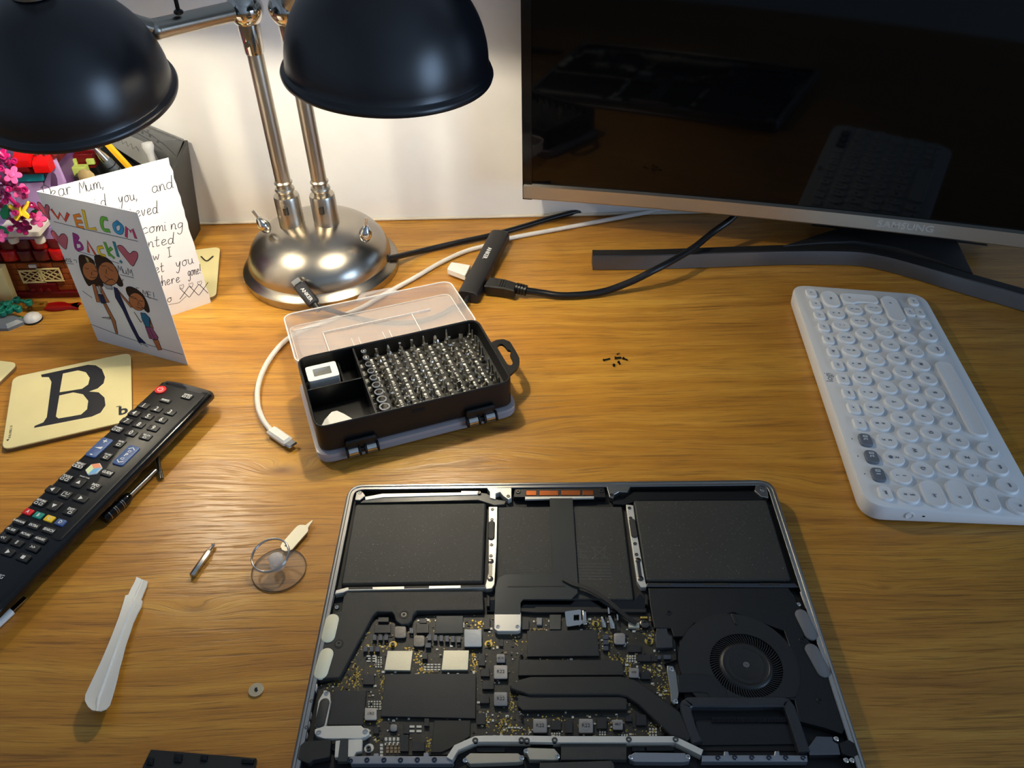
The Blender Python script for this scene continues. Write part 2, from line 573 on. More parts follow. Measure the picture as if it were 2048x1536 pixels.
def shade(cen, tx, ty, J, side):
    n = Vector((math.sin(math.radians(tx)), math.sin(math.radians(ty)), 1)).normalized()
    M = frame(cen, Vector((1, 0, 0)) - n * n.x, n)
    R = .0715
    out, inn = [], []
    for k in range(0, 25):
        t = k / 24 * math.pi / 2
        out.append((max(R * math.cos(t), .012), .004 + R * 1.02 * math.sin(t)))
    inn = [(max(r - .0012, .0105), z - .001) for r, z in out][::-1]
    m = MB(M)
    bead = [(R - .0012, -.001), (R + .0005, -.0038), (R + .0030, -.0030), (R + .0036, -.0005), (R + .0026, .0018), (R + .0006, .0026)]
    m.lathe(bead + out, 96, 0, cap0=False, cap1=True)
    m.lathe(inn[1:] + [(R - .0012, -.001)], 96, 1, cap0=True, cap1=False)
    sh = m.build('shade', [mat('shade_enamel', (12, 13, 20), 0.34, 0.0, coat=0.0, spec=.75, bump=.05, bscale=60), mat('shade_lining', (178, 174, 168), 0.5)], lamp, smooth=.9)
    m = MB(M)
    m.lathe([(.012, .0755), (.0155, .0765), (.0155, .092), (.011, .097), (.006, .099)], 28)
    m.build('shade_cap', BRUSHED, sh)
    m = MB(M)
    m.lathe([(.004, .066), (.012, .064), (.010, .046), (.006, .042)], 20)
    m.build('bulb_holder', WHT, sh)
    m = MB(M)
    m.ball((0, 0, .031), .0078, n=20, sz=1.1)
    m.build('bulb', BULBS[side], sh, smooth=1.2)
    capt = M @ Vector((0, 0, .088))
    return sh, capt, M
BULBS = []
for k_ in (.72, 1.05):
    b__ = bpy.data.materials.new('bulb_glow')
    b__.use_nodes = True
    _e = b__.node_tree.nodes['Principled BSDF']
    _e.inputs['Base Color'].default_value = (1, 1, 1, 1)
    _e.inputs['Emission Color'].default_value = (1.0, .90, .69, 1)
    _e.inputs['Emission Strength'].default_value = LAMP_W * k_
    BULBS.append(b__)
shL, capL, ML = shade(Vector((-.325, .636, .223)), 2.3, -11.2, JL, 0)
shR, capR, MR = shade(Vector((-.083, .606, .246)), 4.0, -3.0, JR, 1)
# arms from the ball joints to the shades
eL = UY(312, 58, .682)
m = MB().tube([JL, JL.lerp(eL, .5), eL], .0078, 20)
m.ball(eL, .0080, n=16)
m.tube([eL, eL + (capL - eL) * .35 + Vector((0, .004, -.004)), capL + Vector((0, .008, 0)), capL], .0062, 16, smooth=6)
m.build('arm', BRUSHED, lamp, smooth=1.0)
eR = capR + Vector((-.028, .03, .0))
m = MB().tube([JR, JR.lerp(eR, .5), eR], .0078, 20)
m.ball(eR, .0080, n=16)
m.tube([eR, eR.lerp(capR, .5) + Vector((0, 0, .004)), capR], .0062, 16, smooth=6)
m.build('arm', BRUSHED, lamp, smooth=1.0)
cl = UY(357, 24, .690)
m = MB().tube([UY(340, -40, .690), UY(352, 2, .688), cl], .0017, 8)
m.ball(cl, .0038, sz=.6)
m.build('flex_clip', BLK, lamp)
# toggle switches on the base
for (u, v, yy, lean) in ((525, 447, .7250, -.45), (731, 464, .7050, .18)):
    p = UY(u, v, yy)
    ax = Vector((lean, -.05, 1)).normalized()
    M = frame(p, Vector((1, 0, 0)) - ax * ax.x, ax)
    m = MB(M)
    m.lathe([(.0025, -.010), (.0045, -.008), (.0062, -.003), (.0058, .001), (.0035, .0050), (.0022, .0070)], 24)
    t_ = m.build('toggle_switch', CHROME, lamp)
    MB(M).tube([(0, 0, .006), (0, 0, .0155)], [.0013, .0015], 10).build('switch_lever', STEEL, t_)
pc = U(772, 517, .016)
m = MB().ball(pc, .0055, sx=.8, n=16)
m.build('cable_grommet', BLK, lamp)
m = MB()
pts = [pc + Vector((.002, 0, 0)), U(800, 512, .012), U(850, 500, .004), U(920, 484, .004), U(985, 470, .004), U(1050, 452, .004), U(1110, 434, .004), U(1170, 420, .004), U(1230, 412, .004), U(1330, 405, .004)]
m.tube(pts, .0030, 10, smooth=6)
m.build('power_cord', mat('black_rubber', (16, 16, 18), .35), lamp, smooth=1.2)

# ================================================================ monitor
ang = -math.radians(16.7)
MC = Vector((.361, .6835, 0))                      # chord centre under the lower edge
mon = thing('monitor', MC, 'large black curved monitor with a silver chin standing on the right of the desk', 'monitor')
MM = Matrix.Translation(MC) @ Matrix.Rotation(ang, 4, 'Z')
HWd, RAD = .3610, 3.6
def mcurve(s, d=0.0):
    """s along the screen, d = depth towards the wall; returns local xy on the concave arc"""
    return (s, (HWd * HWd - s * s) / (2 * RAD) + d)
def mslab(mb, z0, z1, d0, d1, s0=-HWd, s1=HWd, n=36, mi=0, tz=0.0):
    """curved bar: depth d0..d1 between z0..z1"""
    L = []
    for i in range(n + 1):
        s = s0 + (s1 - s0) * i / n
        a, b_ = mcurve(s, d0), mcurve(s, d1)
        L.append([(a[0], a[1], z0), (b_[0], b_[1], z0), (b_[0], b_[1], z1), (a[0], a[1], z1 - tz)])
    return mb.loops(L, mi)
ZB, ZT = .048, .465
mb = MB(MM)
mslab(mb, ZB + .004, ZT, .004, .022)
mslab(mb, ZB + .03, ZT - .04, .022, .045, -.25, .25)
mb.build('back_shell', BLKM, mon)
mb = MB(MM)
mslab(mb, ZB + .017, ZT - .009, .0015, .005, -HWd + .009, HWd - .009)
mb.build('screen', mat('screen_glass', (3, 3, 4), 0.045, spec=.34), mon, smooth=.8)
mb = MB(MM)
mslab(mb, ZB, ZT, 0, .012, -HWd, -HWd + .0095, 2)
mslab(mb, ZB, ZT, 0, .012, HWd - .0095, HWd, 2)
mslab(mb, ZT - .0095, ZT, 0, .012)
mb.build('bezel', BLKG, mon)
mb = MB(MM)
L = []
for i in range(41):
    s = (-HWd + .0015) + (2 * HWd - .003) * i / 40
    x, y = mcurve(s)
    L.append([(x, y + .010, ZB - .001), (x, y + .001, ZB), (x, y - .0030, ZB + .003), (x, y - .0030, ZB + .0160), (x, y + .004, ZB + .0175)])
mb.loops(L)
chin = mb.build('chin', mat('chin_metal', (205, 200, 190), .42, 1.0, bump=.04, bscale=300, aniso=(.05, .05, 1)), mon, smooth=.35)
mb = MB(MM)
x, y = mcurve(0)
mb.text('SAMSUNG', .0092, Matrix.Translation((0.006, y - .0031, ZB + .0098)) @ Matrix.Rotation(math.radians(90), 4, 'X') @ Matrix.Diagonal((1.18, 1, 1, 1)), extrude=.0002, bold=.0001)
mb.build('brand_lettering', mat('logo_print', (205, 200, 192), .35, .3), chin, smooth=0)
# stand: wide bent front bar with a silver face and a black neck
def stand_path():
    pts = [U(1152, 556, 0), U(1185, 541, 0), U(1300, 540, 0), U(1450, 535, 0), U(1580, 531, 0), U(1700, 532, 0), U(1760, 541, 0), U(1830, 560, 0), U(1930, 590, 0), U(2060, 628, 0), U(2200, 672, 0), U(2330, 716, 0)]
    return catmull([Vector((p.x, p.y, 0)) for p in pts[1:]], 5)
sp = stand_path()
f_, bk = [], []
for i, p in enumerate(sp):
    t = (sp[min(i + 1, len(sp) - 1)] - sp[max(0, i - 1)]).normalized()
    nrm = Vector((-t.y, t.x, 0))
    h = .0145
    f_.append([p + Vector((0, 0, .0008)), p + nrm * .0030 + Vector((0, 0, h)), p + nrm * .0045 + Vector((0, 0, h + .0006)), p + nrm * .006 + Vector((0, 0, .0008))])
    bk.append([p + nrm * .0055 + Vector((0, 0, 0)), p + nrm * .0048 + Vector((0, 0, h + .0008)), p + nrm * .014 + Vector((0, 0, h + .001)), p + nrm * .016 + Vector((0, 0, 0))])
MB().loops(f_).build('stand_face', mat('stand_metal', (128, 128, 130), .34, 1.0, bump=.03, bscale=400), mon, smooth=.5)
sb = MB().loops(bk)
# spreading black neck base behind the bend
nb = [U(1560, 520, .0), U(1640, 513, 0), U(1700, 510, 0), U(1780, 522, 0), U(1860, 548, 0), U(1935, 575, 0), U(1900, 500, 0), U(1760, 455, 0), U(1650, 490, 0)]
sb.prism([(p.x, p.y) for p in nb], .0005, .0165, .001)
hub = (nb[7] + nb[2]) / 2
MN = Matrix.Translation((hub.x + .03, hub.y, 0)) @ Matrix.Rotation(ang, 4, 'Z')
nk = []
for k in range(9):
    t = k / 8
    wv = .085 - .055 * t ** .6
    nk.append([(-wv, -.012 + .02 * t, .012 + .13 * t), (wv, -.012 + .02 * t, .012 + .13 * t), (wv, .012 + .02 * t, .012 + .13 * t), (-wv, .012 + .02 * t, .012 + .13 * t)])
m2 = MB(MN).loops(nk)
sb.build('stand_base', BLKM, mon)
m2.build('stand_neck', BLKM, mon, smooth=.5)

# ================================================================ helpers for odd outlines
def angle_ring(mb, outer, inner, z0, z1, n=72, mi=0):
    """plate with a hole; both outlines sampled by angle about the hole's centre"""
    cx = sum(p[0] for p in inner) / len(inner); cy = sum(p[1] for p in inner) / len(inner)
    def samp(poly, a, far=True):
        d = Vector((math.cos(a), math.sin(a))); best = None
        for i in range(len(poly)):
            p = Vector(poly[i]) - Vector((cx, cy)); q = Vector(poly[(i + 1) % len(poly)]) - Vector((cx, cy))
            e = q - p
            den = d.x * e.y - d.y * e.x
            if abs(den) < 1e-12: continue
            t = (p.x * e.y - p.y * e.x) / den
            s = (p.x * d.y - p.y * d.x) / den
            if t > 0 and -1e-9 <= s <= 1 + 1e-9 and (best is None or t > best): best = t
        return (cx + d.x * (best or 0), cy + d.y * (best or 0))
    A = [samp(outer, 2 * math.pi * i / n) for i in range(n)]
    B = [samp(inner, 2 * math.pi * i / n) for i in range(n)]
    L = [[(x, y, z0) for x, y in A], [(x, y, z1) for x, y in A], [(x, y, z1) for x, y in B], [(x, y, z0) for x, y in B], [(x, y, z0) for x, y in A]]
    return mb.loops(L, mi, False, False)
def filled(splines, extrude=0.0001):
    """2-D outlines with holes -> mesh data in the xy plane"""
    c = bpy.data.curves.new('t', 'CURVE'); c.dimensions = '2D'; c.fill_mode = 'BOTH'; c.extrude = extrude
    for s in splines:
        sp_ = c.splines.new('POLY'); sp_.points.add(len(s) - 1); sp_.use_cyclic_u = True
        for i, p in enumerate(s): sp_.points[i].co = (p[0], p[1], 0, 1)
    o = bpy.data.objects.new('t', c); C.objects.link(o); bpy.context.view_layer.update()
    me = bpy.data.meshes.new_from_object(o.evaluated_get(bpy.context.evaluated_depsgraph_get()))
    r = ([v.co.copy() for v in me.vertices], [tuple(p.vertices) for p in me.polygons])
    bpy.data.meshes.remove(me); bpy.data.objects.remove(o); bpy.data.curves.remove(c)
    return r
def smooth2(P, n=4):
    """closed 2-D Catmull-Rom"""
    out = []
    m = len(P)
    for i in range(m):
        a, b, c, d = (Vector(P[(i + k) % m]) for k in (-1, 0, 1, 2))
        for k in range(n):
            t = k / n
            q = 0.5 * ((2 * b) + (c - a) * t + (2 * a - 5 * b + 4 * c - d) * t * t + (3 * b - a - 3 * c + d) * t ** 3)
            out.append((q.x, q.y))
    return out
Rz90 = Matrix.Rotation(math.pi / 2, 4, 'Z')

# ================================================================ screwdriver bit case
TX = Vector((math.cos(math.radians(19.2)), math.sin(math.radians(19.2)), 0))
TM = frame((-.1451, .458, 0), TX)
TI = TM.inverted()
LX, LY, LH, TRAY = .155, .091, .036, .0215
case = thing('bit_case', TM @ Vector((LX / 2, LY / 2, 0)), 'black open case of screwdriver bits with a clear lid lying open behind it', 'tool case')
PP = plastic_clear('milky_plastic', (226, 222, 224), .80, .2, .30)
PPB = plastic_clear('milky_plastic_base', (196, 188, 192), .35, .22)
m = MB(TM)
o_ = rounded(rect(-.0028, -.0028, LX + .0028, LY + .0028), .012, 6)
m.slab(o_, [(.003, 0), (.0008, .0012), (0, .003), (0, .0052), (.0007, .0057), (.0007, .0062), (0, .0067), (0, .0095), (.0022, .0100)])
m.build('bottom_lid', PPB, case)
m = MB(TM)
o_ = rounded(rect(0, 0, LX, LY), .010, 6)
m.slab(o_, [(.002, .0101), (0, .0115), (-.0002, LH - .002), (0, LH - .0006), (.0006, LH), (.0012, LH), (.0018, LH - .0008), (.0020, .0125)])
m.build('case_body', mat('case_black', (13, 13, 14), .42, bump=.08, bscale=900), case)
DV = .0455           # divider between compartments and bit tray
m = MB(TM)
m.box(DV, .0022, .0126, DV + .0014, LY - .0022, LH - .0012)
dy = (TI @ U(612, 783, .033)).y
dy = .0515
m.box(.0022, dy, .0126, DV, dy + .0014, LH - .0045)
m.box(.0315, dy + .0014, .0126, .0327, LY - .0022, LH - .012)
m.build('divider', BLK, case)
tr = MB(TM)
tr.box(DV + .0015, .0021, .0126, LX - .0021, LY - .0021, TRAY)
NCOL, NROW = 10, 10
cx = [DV + .0085 + i * .01015 for i in range(NCOL)]
ry = [LY - .0075 - j * .00845 for j in range(NROW)]
for i in range(NCOL):
    for j in range(NROW):
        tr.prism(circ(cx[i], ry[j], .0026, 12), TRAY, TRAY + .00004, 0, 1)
lab0 = ['PH2', '2.5', '3.0', '3.5', '4', '4.5', '5.0']
marks = ['1.5', '2.0', '2', '3', '0', '00', '1', 'H0.9', 'H1.3', 'T5', 'Y0', 'H2', '3.5', '2.3', '2.6', 'T8']
random.seed(4)
Tz = TRAY + .0001
def dot_label(x, y, s, kind):
    R_ = Matrix.Translation((x, y, Tz)) @ Matrix.Rotation(-math.pi / 2 + .0, 4, 'Z')
    if kind == 'o':
        angle_ring(MBt, circ(x, y + .0024, .0012, 16), circ(x, y + .0024, .0006, 10), Tz - .00002, Tz + .00003, 16, 2)
    elif kind == 'd':
        MBt.prism(circ(x, y + .0024, .0012, 12), Tz - .00002, Tz + .00003, 0, 2)
    elif kind == 't':
        MBt.prism([(x - .0009, y + .0015), (x + .001, y + .0024), (x - .0009, y + .0033)], Tz - .00002, Tz + .00003, 0, 2)
    MBt.text(s, .0027, Matrix.Translation((x, y - .0008 if kind != '-' else y, Tz)) @ Matrix.Rotation(-math.pi / 2, 4, 'Z'), 2, extrude=.00002, bold=.00006)
MBt = tr
for k, s in enumerate(lab0):
    dot_label(DV + .0040, ry[0] - .004 - k * .0108, s, '-' if k == 0 else 'o')
for i in range(1, NCOL):
    for j in range(NROW):
        x = (cx[i - 1] + cx[i]) / 2
        dot_label(x, ry[j] - .001, random.choice(marks), ['d', 'd', 't', 'd', '-'][(i * 3 + j // 4) % 5])
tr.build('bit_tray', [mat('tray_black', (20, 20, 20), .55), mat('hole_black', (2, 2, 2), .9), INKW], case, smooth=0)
# hanging loop on the right end
ck_ = crop(800, 640, 7.68)
ho = [(q.x, q.y) for q in (U(*p, .0245) for p in ck_((1330, 395), (1480, 325), (1590, 310), (1690, 350), (1770, 480), (1835, 600), (1838, 680), (1800, 760), (1700, 850), (1640, 905), (1560, 800), (1450, 600)))]
hi = [(q.x, q.y) for q in (U(*p, .0245) for p in ck_((1495, 440), (1500, 405), (1545, 382), (1590, 392), (1655, 475), (1695, 480), (1712, 512), (1690, 550), (1735, 650), (1730, 700), (1690, 722), (1650, 700)))]
m = MB()
angle_ring(m, rounded(ho, .002, 3), rounded(hi, .0008, 2), .0235, .0258)
m.build('hanging_loop', BLK, case)
# hinge clasps on the front
for u, v in ((722, 888), (957, 824)):
    q = TI @ U(u, v, .010)
    c0 = q.x
    m = MB(TM)
    m.box(c0 - .012, -.0045, .0108, c0 + .012, -.0001, .019, .0012)
    for s in (-.0118, -.0022, .0022, .0118):
        m.M = TM @ Matrix.Translation((c0 + s - .0006, -.0045, .0090)) @ Matrix.Rotation(math.pi / 2, 4, 'Y')
        m.lathe([(.0042, 0), (.0045, .0003), (.0045, .0012), (.0042, .0015)], 24)
    m.M = TM
    m.tube([(c0 - .012, -.0045, .0090), (c0 + .012, -.0045, .0090)], .0018, 12)
    g_ = m.build('hinge', BLK, case)
    m = MB(TM)
    for s in (-.0070, .0070):
        m.tube([(c0 + s - .0036, -.0045, .0090), (c0 + s + .0036, -.0045, .0090)], .0038, 20)
    m.build('hinge_pin', STEEL, g_)
m = MB(TM)
q = TI @ U(835, 822, .026)
m.box(q.x - .0052, -.0004, .0285, q.x + .0052, .0004, .0312)
m.build('slot', mat('slot_black', (2, 2, 2), .8), case)
# clear lid lying open behind
nl = TM @ Vector((-.001, LY + .0035, .0275))
fl = U(556, 632, .0185)
ydir = (fl - nl)
ld = ydir.length
xd = TX
zd = xd.cross(ydir).normalized()
LM = frame(nl, xd, zd)
m = MB(LM)
Wd = LX + .003
o_ = rounded(rect(0, 0, Wd, ld), .011, 6)
m.slab(o_, [(.0030, -.0135), (.0012, -.0125), (.0008, -.004), (0, -.003), (0, 0), (.0012, 0), (.0018, -.003), (.0022, -.0120), (.0040, -.0126)], cap0=True, cap1=True)
m.build('clear_lid', PP, case, smooth=.5)
m = MB(LM)
for x in (.030, .112):
    m.box(x, .004, -.0125, x + .0008, ld - .028, -.0112)
m.box(.030, ld - .028, -.0125, .130, ld - .0272, -.0105)
m.box(.006, ld - .012, -.0125, .030, ld - .0112, -.0115)
for x in (.052, .058, .080, .086):
    m.box(x, .028, -.0125, x + .0006, .042, -.0118)
m.ring(o_, inset(ccw(o_), .0010), -.0004, .0003)  # pale line round the rim, a highlight put in as colour
m.ring(inset(ccw(o_), .0030), inset(ccw(o_), .0036), -.0122, -.0116)
m.build('lid_rib_and_rim_highlight', plastic_clear('milky_rib_and_highlight', (240, 238, 238), .25), case)
m = MB(LM)
tb = [(.066, ld - .002), (.110, ld - .002), (.103, ld + .0115), (.0745, ld + .0125)]
hl = stadium(.088, ld + .0055, .0095, .001, .0016)
angle_ring(m, rounded(tb, .002, 3), hl, -.0022, -.0006)
m.build('lid_tab', PP, case)

# ---- bits standing in the tray (one of each kind, then copies)
def bit_proto(kind):
    m = MB()
    r = .00215
    m.loops([[(r * k_ * math.cos(math.pi / 3 * i), r * k_ * math.sin(math.pi / 3 * i), z) for i in range(6)] for k_, z in ((1, 0), (1, .0052), (.75, .0060))])
    if kind == 0:      # slim round point
        m.lathe([(.00155, .0058), (.00105, .0078), (.00085, .0125), (.0003, .0140)], 10)
    elif kind == 1:    # cross point
        m.lathe([(.0016, .0058), (.0013, .0100)], 10)
        for a in (0, math.pi / 2):
            m.M = Matrix.Rotation(a, 4, 'Z')
            m.loops([[(-.0013, -.0003, .0098), (.0013, -.0003, .0098), (.0013, .0003, .0098), (-.0013, .0003, .0098)], [(-.0003, -.0002, .0138), (.0003, -.0002, .0138), (.0003, .0002, .0138), (-.0003, .0002, .0138)]])
        m.M = Matrix.Identity(4)
    elif kind == 2:    # flat blade
        m.loops([[(-.0015, -.0011, .0058), (.0015, -.0011, .0058), (.0015, .0011, .0058), (-.0015, .0011, .0058)], [(-.0017, -.0006, .0100), (.0017, -.0006, .0100), (.0017, .0006, .0100), (-.0017, .0006, .0100)], [(-.0016, -.0002, .0135), (.0016, -.0002, .0135), (.0016, .0002, .0135), (-.0016, .0002, .0135)]])
    elif kind == 3:    # hex key
        m.loops([[(k_ * math.cos(math.pi / 3 * i), k_ * math.sin(math.pi / 3 * i), z) for i in range(6)] for k_, z in ((.0015, .0058), (.0012, .0075), (.0012, .0128))])
    elif kind == 4:    # short triangular
        m.loops([[(k_ * math.cos(2 * math.pi / 3 * i), k_ * math.sin(2 * math.pi / 3 * i), z) for i in range(3)] for k_, z in ((.0019, .0058), (.0015, .0110))])
    else:              # broad bright bit
        m.lathe([(.0017, .0058), (.0019, .0090), (.0012, .0120), (.0004, .0135)], 10)
    return m
bitm = [mat('bit_steel', (205, 200, 188), .2, 1.0), mat('bit_steel_bright', (232, 230, 226), .2, 1.0)]
ordw = ['first', 'second', 'third', 'fourth', 'fifth', 'sixth', 'seventh', 'eighth', 'ninth', 'tenth']
kinds_ = ['slim round-tipped', 'cross-tipped', 'flat-bladed', 'straight hexagonal', 'short triangular', 'thick pointed']
protos = {}
random.seed(11)
sock_n = 0
for i in range(NCOL):
    for j in range(NROW):
        if (i, j) in ((8, 0), (9, 5)):
            continue            # empty holes
        P = TM @ Vector((cx[i], ry[j], TRAY + .0001))
        if i == 0:
            if j > 8: continue
            r = .0026 + .00024 * j
            P = TM @ Vector((cx[0], LY - .0065 - j * .00935, TRAY + .0001))
            m = MB(Matrix.Translation(P))
            hx = lambda rr, z: [(rr * math.cos(math.pi / 3 * q_ + .3 + 0 * z), rr * math.sin(math.pi / 3 * q_ + .3), z) for q_ in range(6)]
            h = .0115
            m.lathe([(r, 0), (r, h - .0004), (r - .0003, h)], 24, cap1=False)
            n6 = 24
            rim = [[((r - .0003) * math.cos(2 * math.pi * q_ / n6), (r - .0003) * math.sin(2 * math.pi * q_ / n6), h) for q_ in range(n6)]]
            def hexr(rr, z):
                out = []
                for q_ in range(n6):
                    a = 2 * math.pi * q_ / n6
                    k_ = math.cos(math.pi / 6) / math.cos((a % (math.pi / 3)) - math.pi / 6)
                    out.append((rr * k_ * math.cos(a), rr * k_ * math.sin(a), z))
                return out
            rim += [hexr(r * .72, h), hexr(r * .70, h - .005)]
            m.loops(rim, 0, False, True)
            if j < 2:
                m.M = Matrix.Translation(P); m.ball((0, 0, h - .001), r * .6, n=10)
            o = m.build('socket_bit', STEEL, smooth=.5)
            tag(o, 'chrome hexagon socket bit in the leftmost tray column, %s from the back edge' % ordw[j], 'socket bit', 'socket bits in the leftmost tray column')
            continue
        k = random.choice([0, 0, 0, 1, 1, 2, 3, 4, 5]) if i < 9 else 0
        if i in (2,) and j < 2: k = 5
        key = (k, 1 if random.random() < .25 else 0)
        if key not in protos:
            o = bit_proto(k).build('screwdriver_bit', bitm[key[1]], smooth=.5)
            protos[key] = o
        else:
            o = protos[key].copy()
            C.objects.link(o)
        o.location = P
        o.rotation_euler = (0, 0, random.uniform(0, 3))
        o.scale = (1.02, 1.02, random.uniform(.88, 1.08) if i < 9 else 1.08)
        tag(o, '%s steel bit in %s tray column from left, %s row from back' % (kinds_[k], ordw[i], ordw[j]), 'screwdriver bit', 'screwdriver bits standing in the bit tray')

# white magnetiser block and white pick in the compartments
mg = [TI @ U(*p, .0300) for p in crop(550, 560, 7.68)((460, 1345), (930, 1240), (990, 1460), (520, 1580))]
MX = frame(TM @ Vector((.0049, .0837, 0)), TX)
W_, H_ = .0248, .0196
m = MB(MX)
m.M = MX @ Matrix.Translation((0, -H_, 0))
angle_ring(m, rounded(rect(0, 0, W_, H_), .002, 4), rounded(rect(.0052, .0048, W_ - .0052, H_ - .0048), .0006, 3), .0128, .0300, 80)
tag(m.build('magnetizer', WHT), 'white square magnetizer block with rectangular hole in the case\'s back compartment', 'magnetizer')
pk = crop(580, 740, 7.68)((470, 880), (530, 760), (640, 640), (720, 622), (830, 670), (980, 760), (960, 790), (720, 850))
m = MB()
pz = .0165
m.slab(rounded(px(pk, pz), .001, 2), [(.0002, pz - .0010), (0, pz - .0006), (0, pz - .0002), (.0002, pz)])
m.v = [Vector((v.x, v.y, v.z)) for v in m.v]
tag(m.build('opening_pick', WHT), 'white plastic triangular opening pick lying in the front left compartment', 'pick')

# ================================================================ usb hub, plugs and cables
hk = crop(850, 440, 7.68)
hz = .0150
h0, h1, h2, h3 = [U(*p, hz) for p in hk((1015, 175), (1300, 225), (820, 1110), (485, 1030))]
nearc, farc = (h2 + h3) / 2, (h0 + h1) / 2
hl_ = (Vector((farc.x, farc.y, 0)) - Vector((nearc.x, nearc.y, 0)))
hd = hl_.normalized()
hubL = hl_.length
hw = ((h2 - h3).length + (h1 - h0).length) / 2 * .93
tilt = math.radians(3.2)
HM = Matrix.Translation((nearc.x, nearc.y, .0006)) @ frame((0, 0, 0), hd) @ Matrix.Rotation(-tilt, 4, 'Y')
hub = thing('usb_hub', (nearc + farc) / 2 * Vector((1, 1, 0)) if False else Vector(((nearc.x + farc.x) / 2, (nearc.y + farc.y) / 2, 0)), 'slim dark grey usb hub lying between lamp and monitor with two plugs in it', 'usb hub')
L = []
for x, k in ((0, .93), (.0008, .98), (.002, 1), (hubL - .002, 1), (hubL - .0008, .98), (hubL, .93)):
    sec = []
    w2, t_ = hw / 2 * k, .0125
    for i in range(13):
        a = -math.pi / 2 + 0
    pts = [(-w2 + .002, 0), (w2 - .002, 0), (w2, .002), (w2, t_ - .004), (w2 - .0012, t_ - .0018), (w2 * .6, t_ - .0004), (0, t_), (-w2 * .6, t_ - .0004), (-w2 + .0012, t_ - .0018), (-w2, t_ - .004), (-w2, .002)]
    L.append([(x, y, .0003 + z * (k * .5 + .5)) for y, z in pts])
m = MB(HM).loops(L)
m.build('hub_body', mat('hub_grey', (36, 35, 36), .42, .2), hub)
m = MB(HM)
m.text('ANKER', .0062, Matrix.Translation((hubL * .60, .0005, .0128)) @ Matrix.Rotation(math.pi, 4, 'Z'), extrude=.00008, bold=.0001)
m.build('brand_lettering', INKW, hub, smooth=0)
m = MB(HM)
m.box(hubL * .50, -hw / 2 - .0002, .0035, hubL * .50 + .014, -hw / 2 + .001, .0085)
m.ball((hubL * .36, -hw * .3, .0122), .0005)
m.build('port', mat('port_dark', (3, 3, 3), .5), hub)
# short braided lead with its own plug resting on the lamp base
s0 = HM @ Vector((0, 0, .006))
back = (-hd)
lp_ = [s0, s0 + back * .012, U(905, 616, .0032), U(880, 630, .003), U(830, 644, .003), U(765, 645, .003), U(705, 634, .004), U(660, 620, .008), U(640, 614, .013), U(628, 608, .0180)]
m = MB().tube([p for p in lp_], .0023, 10, smooth=6)
lead = m.build('lead', mat('braid_black', (22, 22, 24), .5, bump=.6, bscale=1800), hub, smooth=1.2)
q0, q1, q2 = U(629, 609, .0175), U(597, 569, .0300), U(588, 553, .0350)
PMx = frame(q0, q1 - q0, Vector((0.05, -.62, .8)))
m = MB(PMx)
pl = (q1 - q0).length
for a, b_, r in ((-.007, 0, .0033),):
    m.tube([(a, 0, 0), (b_, 0, 0)], r, 14)
m.build('strain_relief', BLK, lead)
m = MB(PMx).box(0, -.0058, -.0030, pl, .0058, .0030, .0016)
m.build('usb_c_plug', mat('plug_gunmetal', (72, 72, 76), .3, .9), lead)
MB(PMx).text('ANKER', .0048, Matrix.Translation((pl * .45, 0, .00305)) @ Matrix.Rotation(math.pi, 4, 'Z'), extrude=.00006, bold=.00006).build('plug_lettering', INKW, lead, smooth=0)
MB(PMx).box(pl, -.0042, -.0013, pl + .0065, .0042, .0013, .0009).build('plug_tip', STEEL, lead)
# white wireless dongle
dz = .0100
dg = [U(*p, dz) for p in hk((400, 640), (700, 690), (620, 850), (338, 745))]
m = MB()
m.slab(rounded([(p.x, p.y) for p in dg], .0012, 3), [(.0006, dz - .0066), (0, dz - .006), (0, dz - .0006), (.0006, dz)])
o = m.build('usb_dongle', WHT)
tag(o, 'small white usb dongle plugged into the left side of the grey hub', 'usb dongle')
# hdmi plug and black cable
hp = hk((985, 868), (1240, 905), (1405, 955), (1375, 1085), (1215, 1045), (900, 1005))
m = MB()
hz2 = .0125
o3 = [(p.x, p.y) for p in (U(*c, hz2) for c in hp)]
m.slab(rounded(o3, .0012, 3), [(.001, .0022), (0, .0035), (0, hz2 - .0012), (.001, hz2)])
for t in (.42, .50, .58):
    a = U(*hk((985 + (1405 - 985) * t + 10, 868 + 87 * t + 20))[0], hz2); b_ = U(*hk((900 + (1375 - 900) * t + 40, 1005 + 80 * t - 30))[0], hz2)
    m.tube([a + Vector((0, 0, .0002)), b_ + Vector((0, 0, .0002))], .0005, 6)
hdm = thing('hdmi_cable', U(1100, 590, 0), 'black video cable with a ribbed plug running from the hub to the monitor', 'cable')
m.build('hdmi_plug', BLK, hdm, smooth=.5)
a = U(*hk((1385, 1040))[0], .0085); b_ = U(*hk((1560, 1085))[0], .0072)
m = MB().tube([a, b_], .0042, 14)
for t in (.15, .4, .65, .9):
    p = a.lerp(b_, t); d_ = (b_ - a).normalized()
    m.tube([p - d_ * .0009, p + d_ * .0009], .0054, 14)
m.build('strain_relief', BLK, hdm)
m = MB().tube([b_, U(1085, 586, .0050), U(1120, 591, .0040), U(1170, 589, .0040), U(1215, 581, .0050), U(1265, 562, .0120), U(1305, 542, .0195), U(1340, 524, .0225), U(1385, 497, .024), U(1425, 465, .028), U(1460, 440, .035), U(1490, 410, .045)], .0034, 12, smooth=8)
m.build('cable', mat('black_rubber', (16, 16, 18), .35), hdm, smooth=1.2)
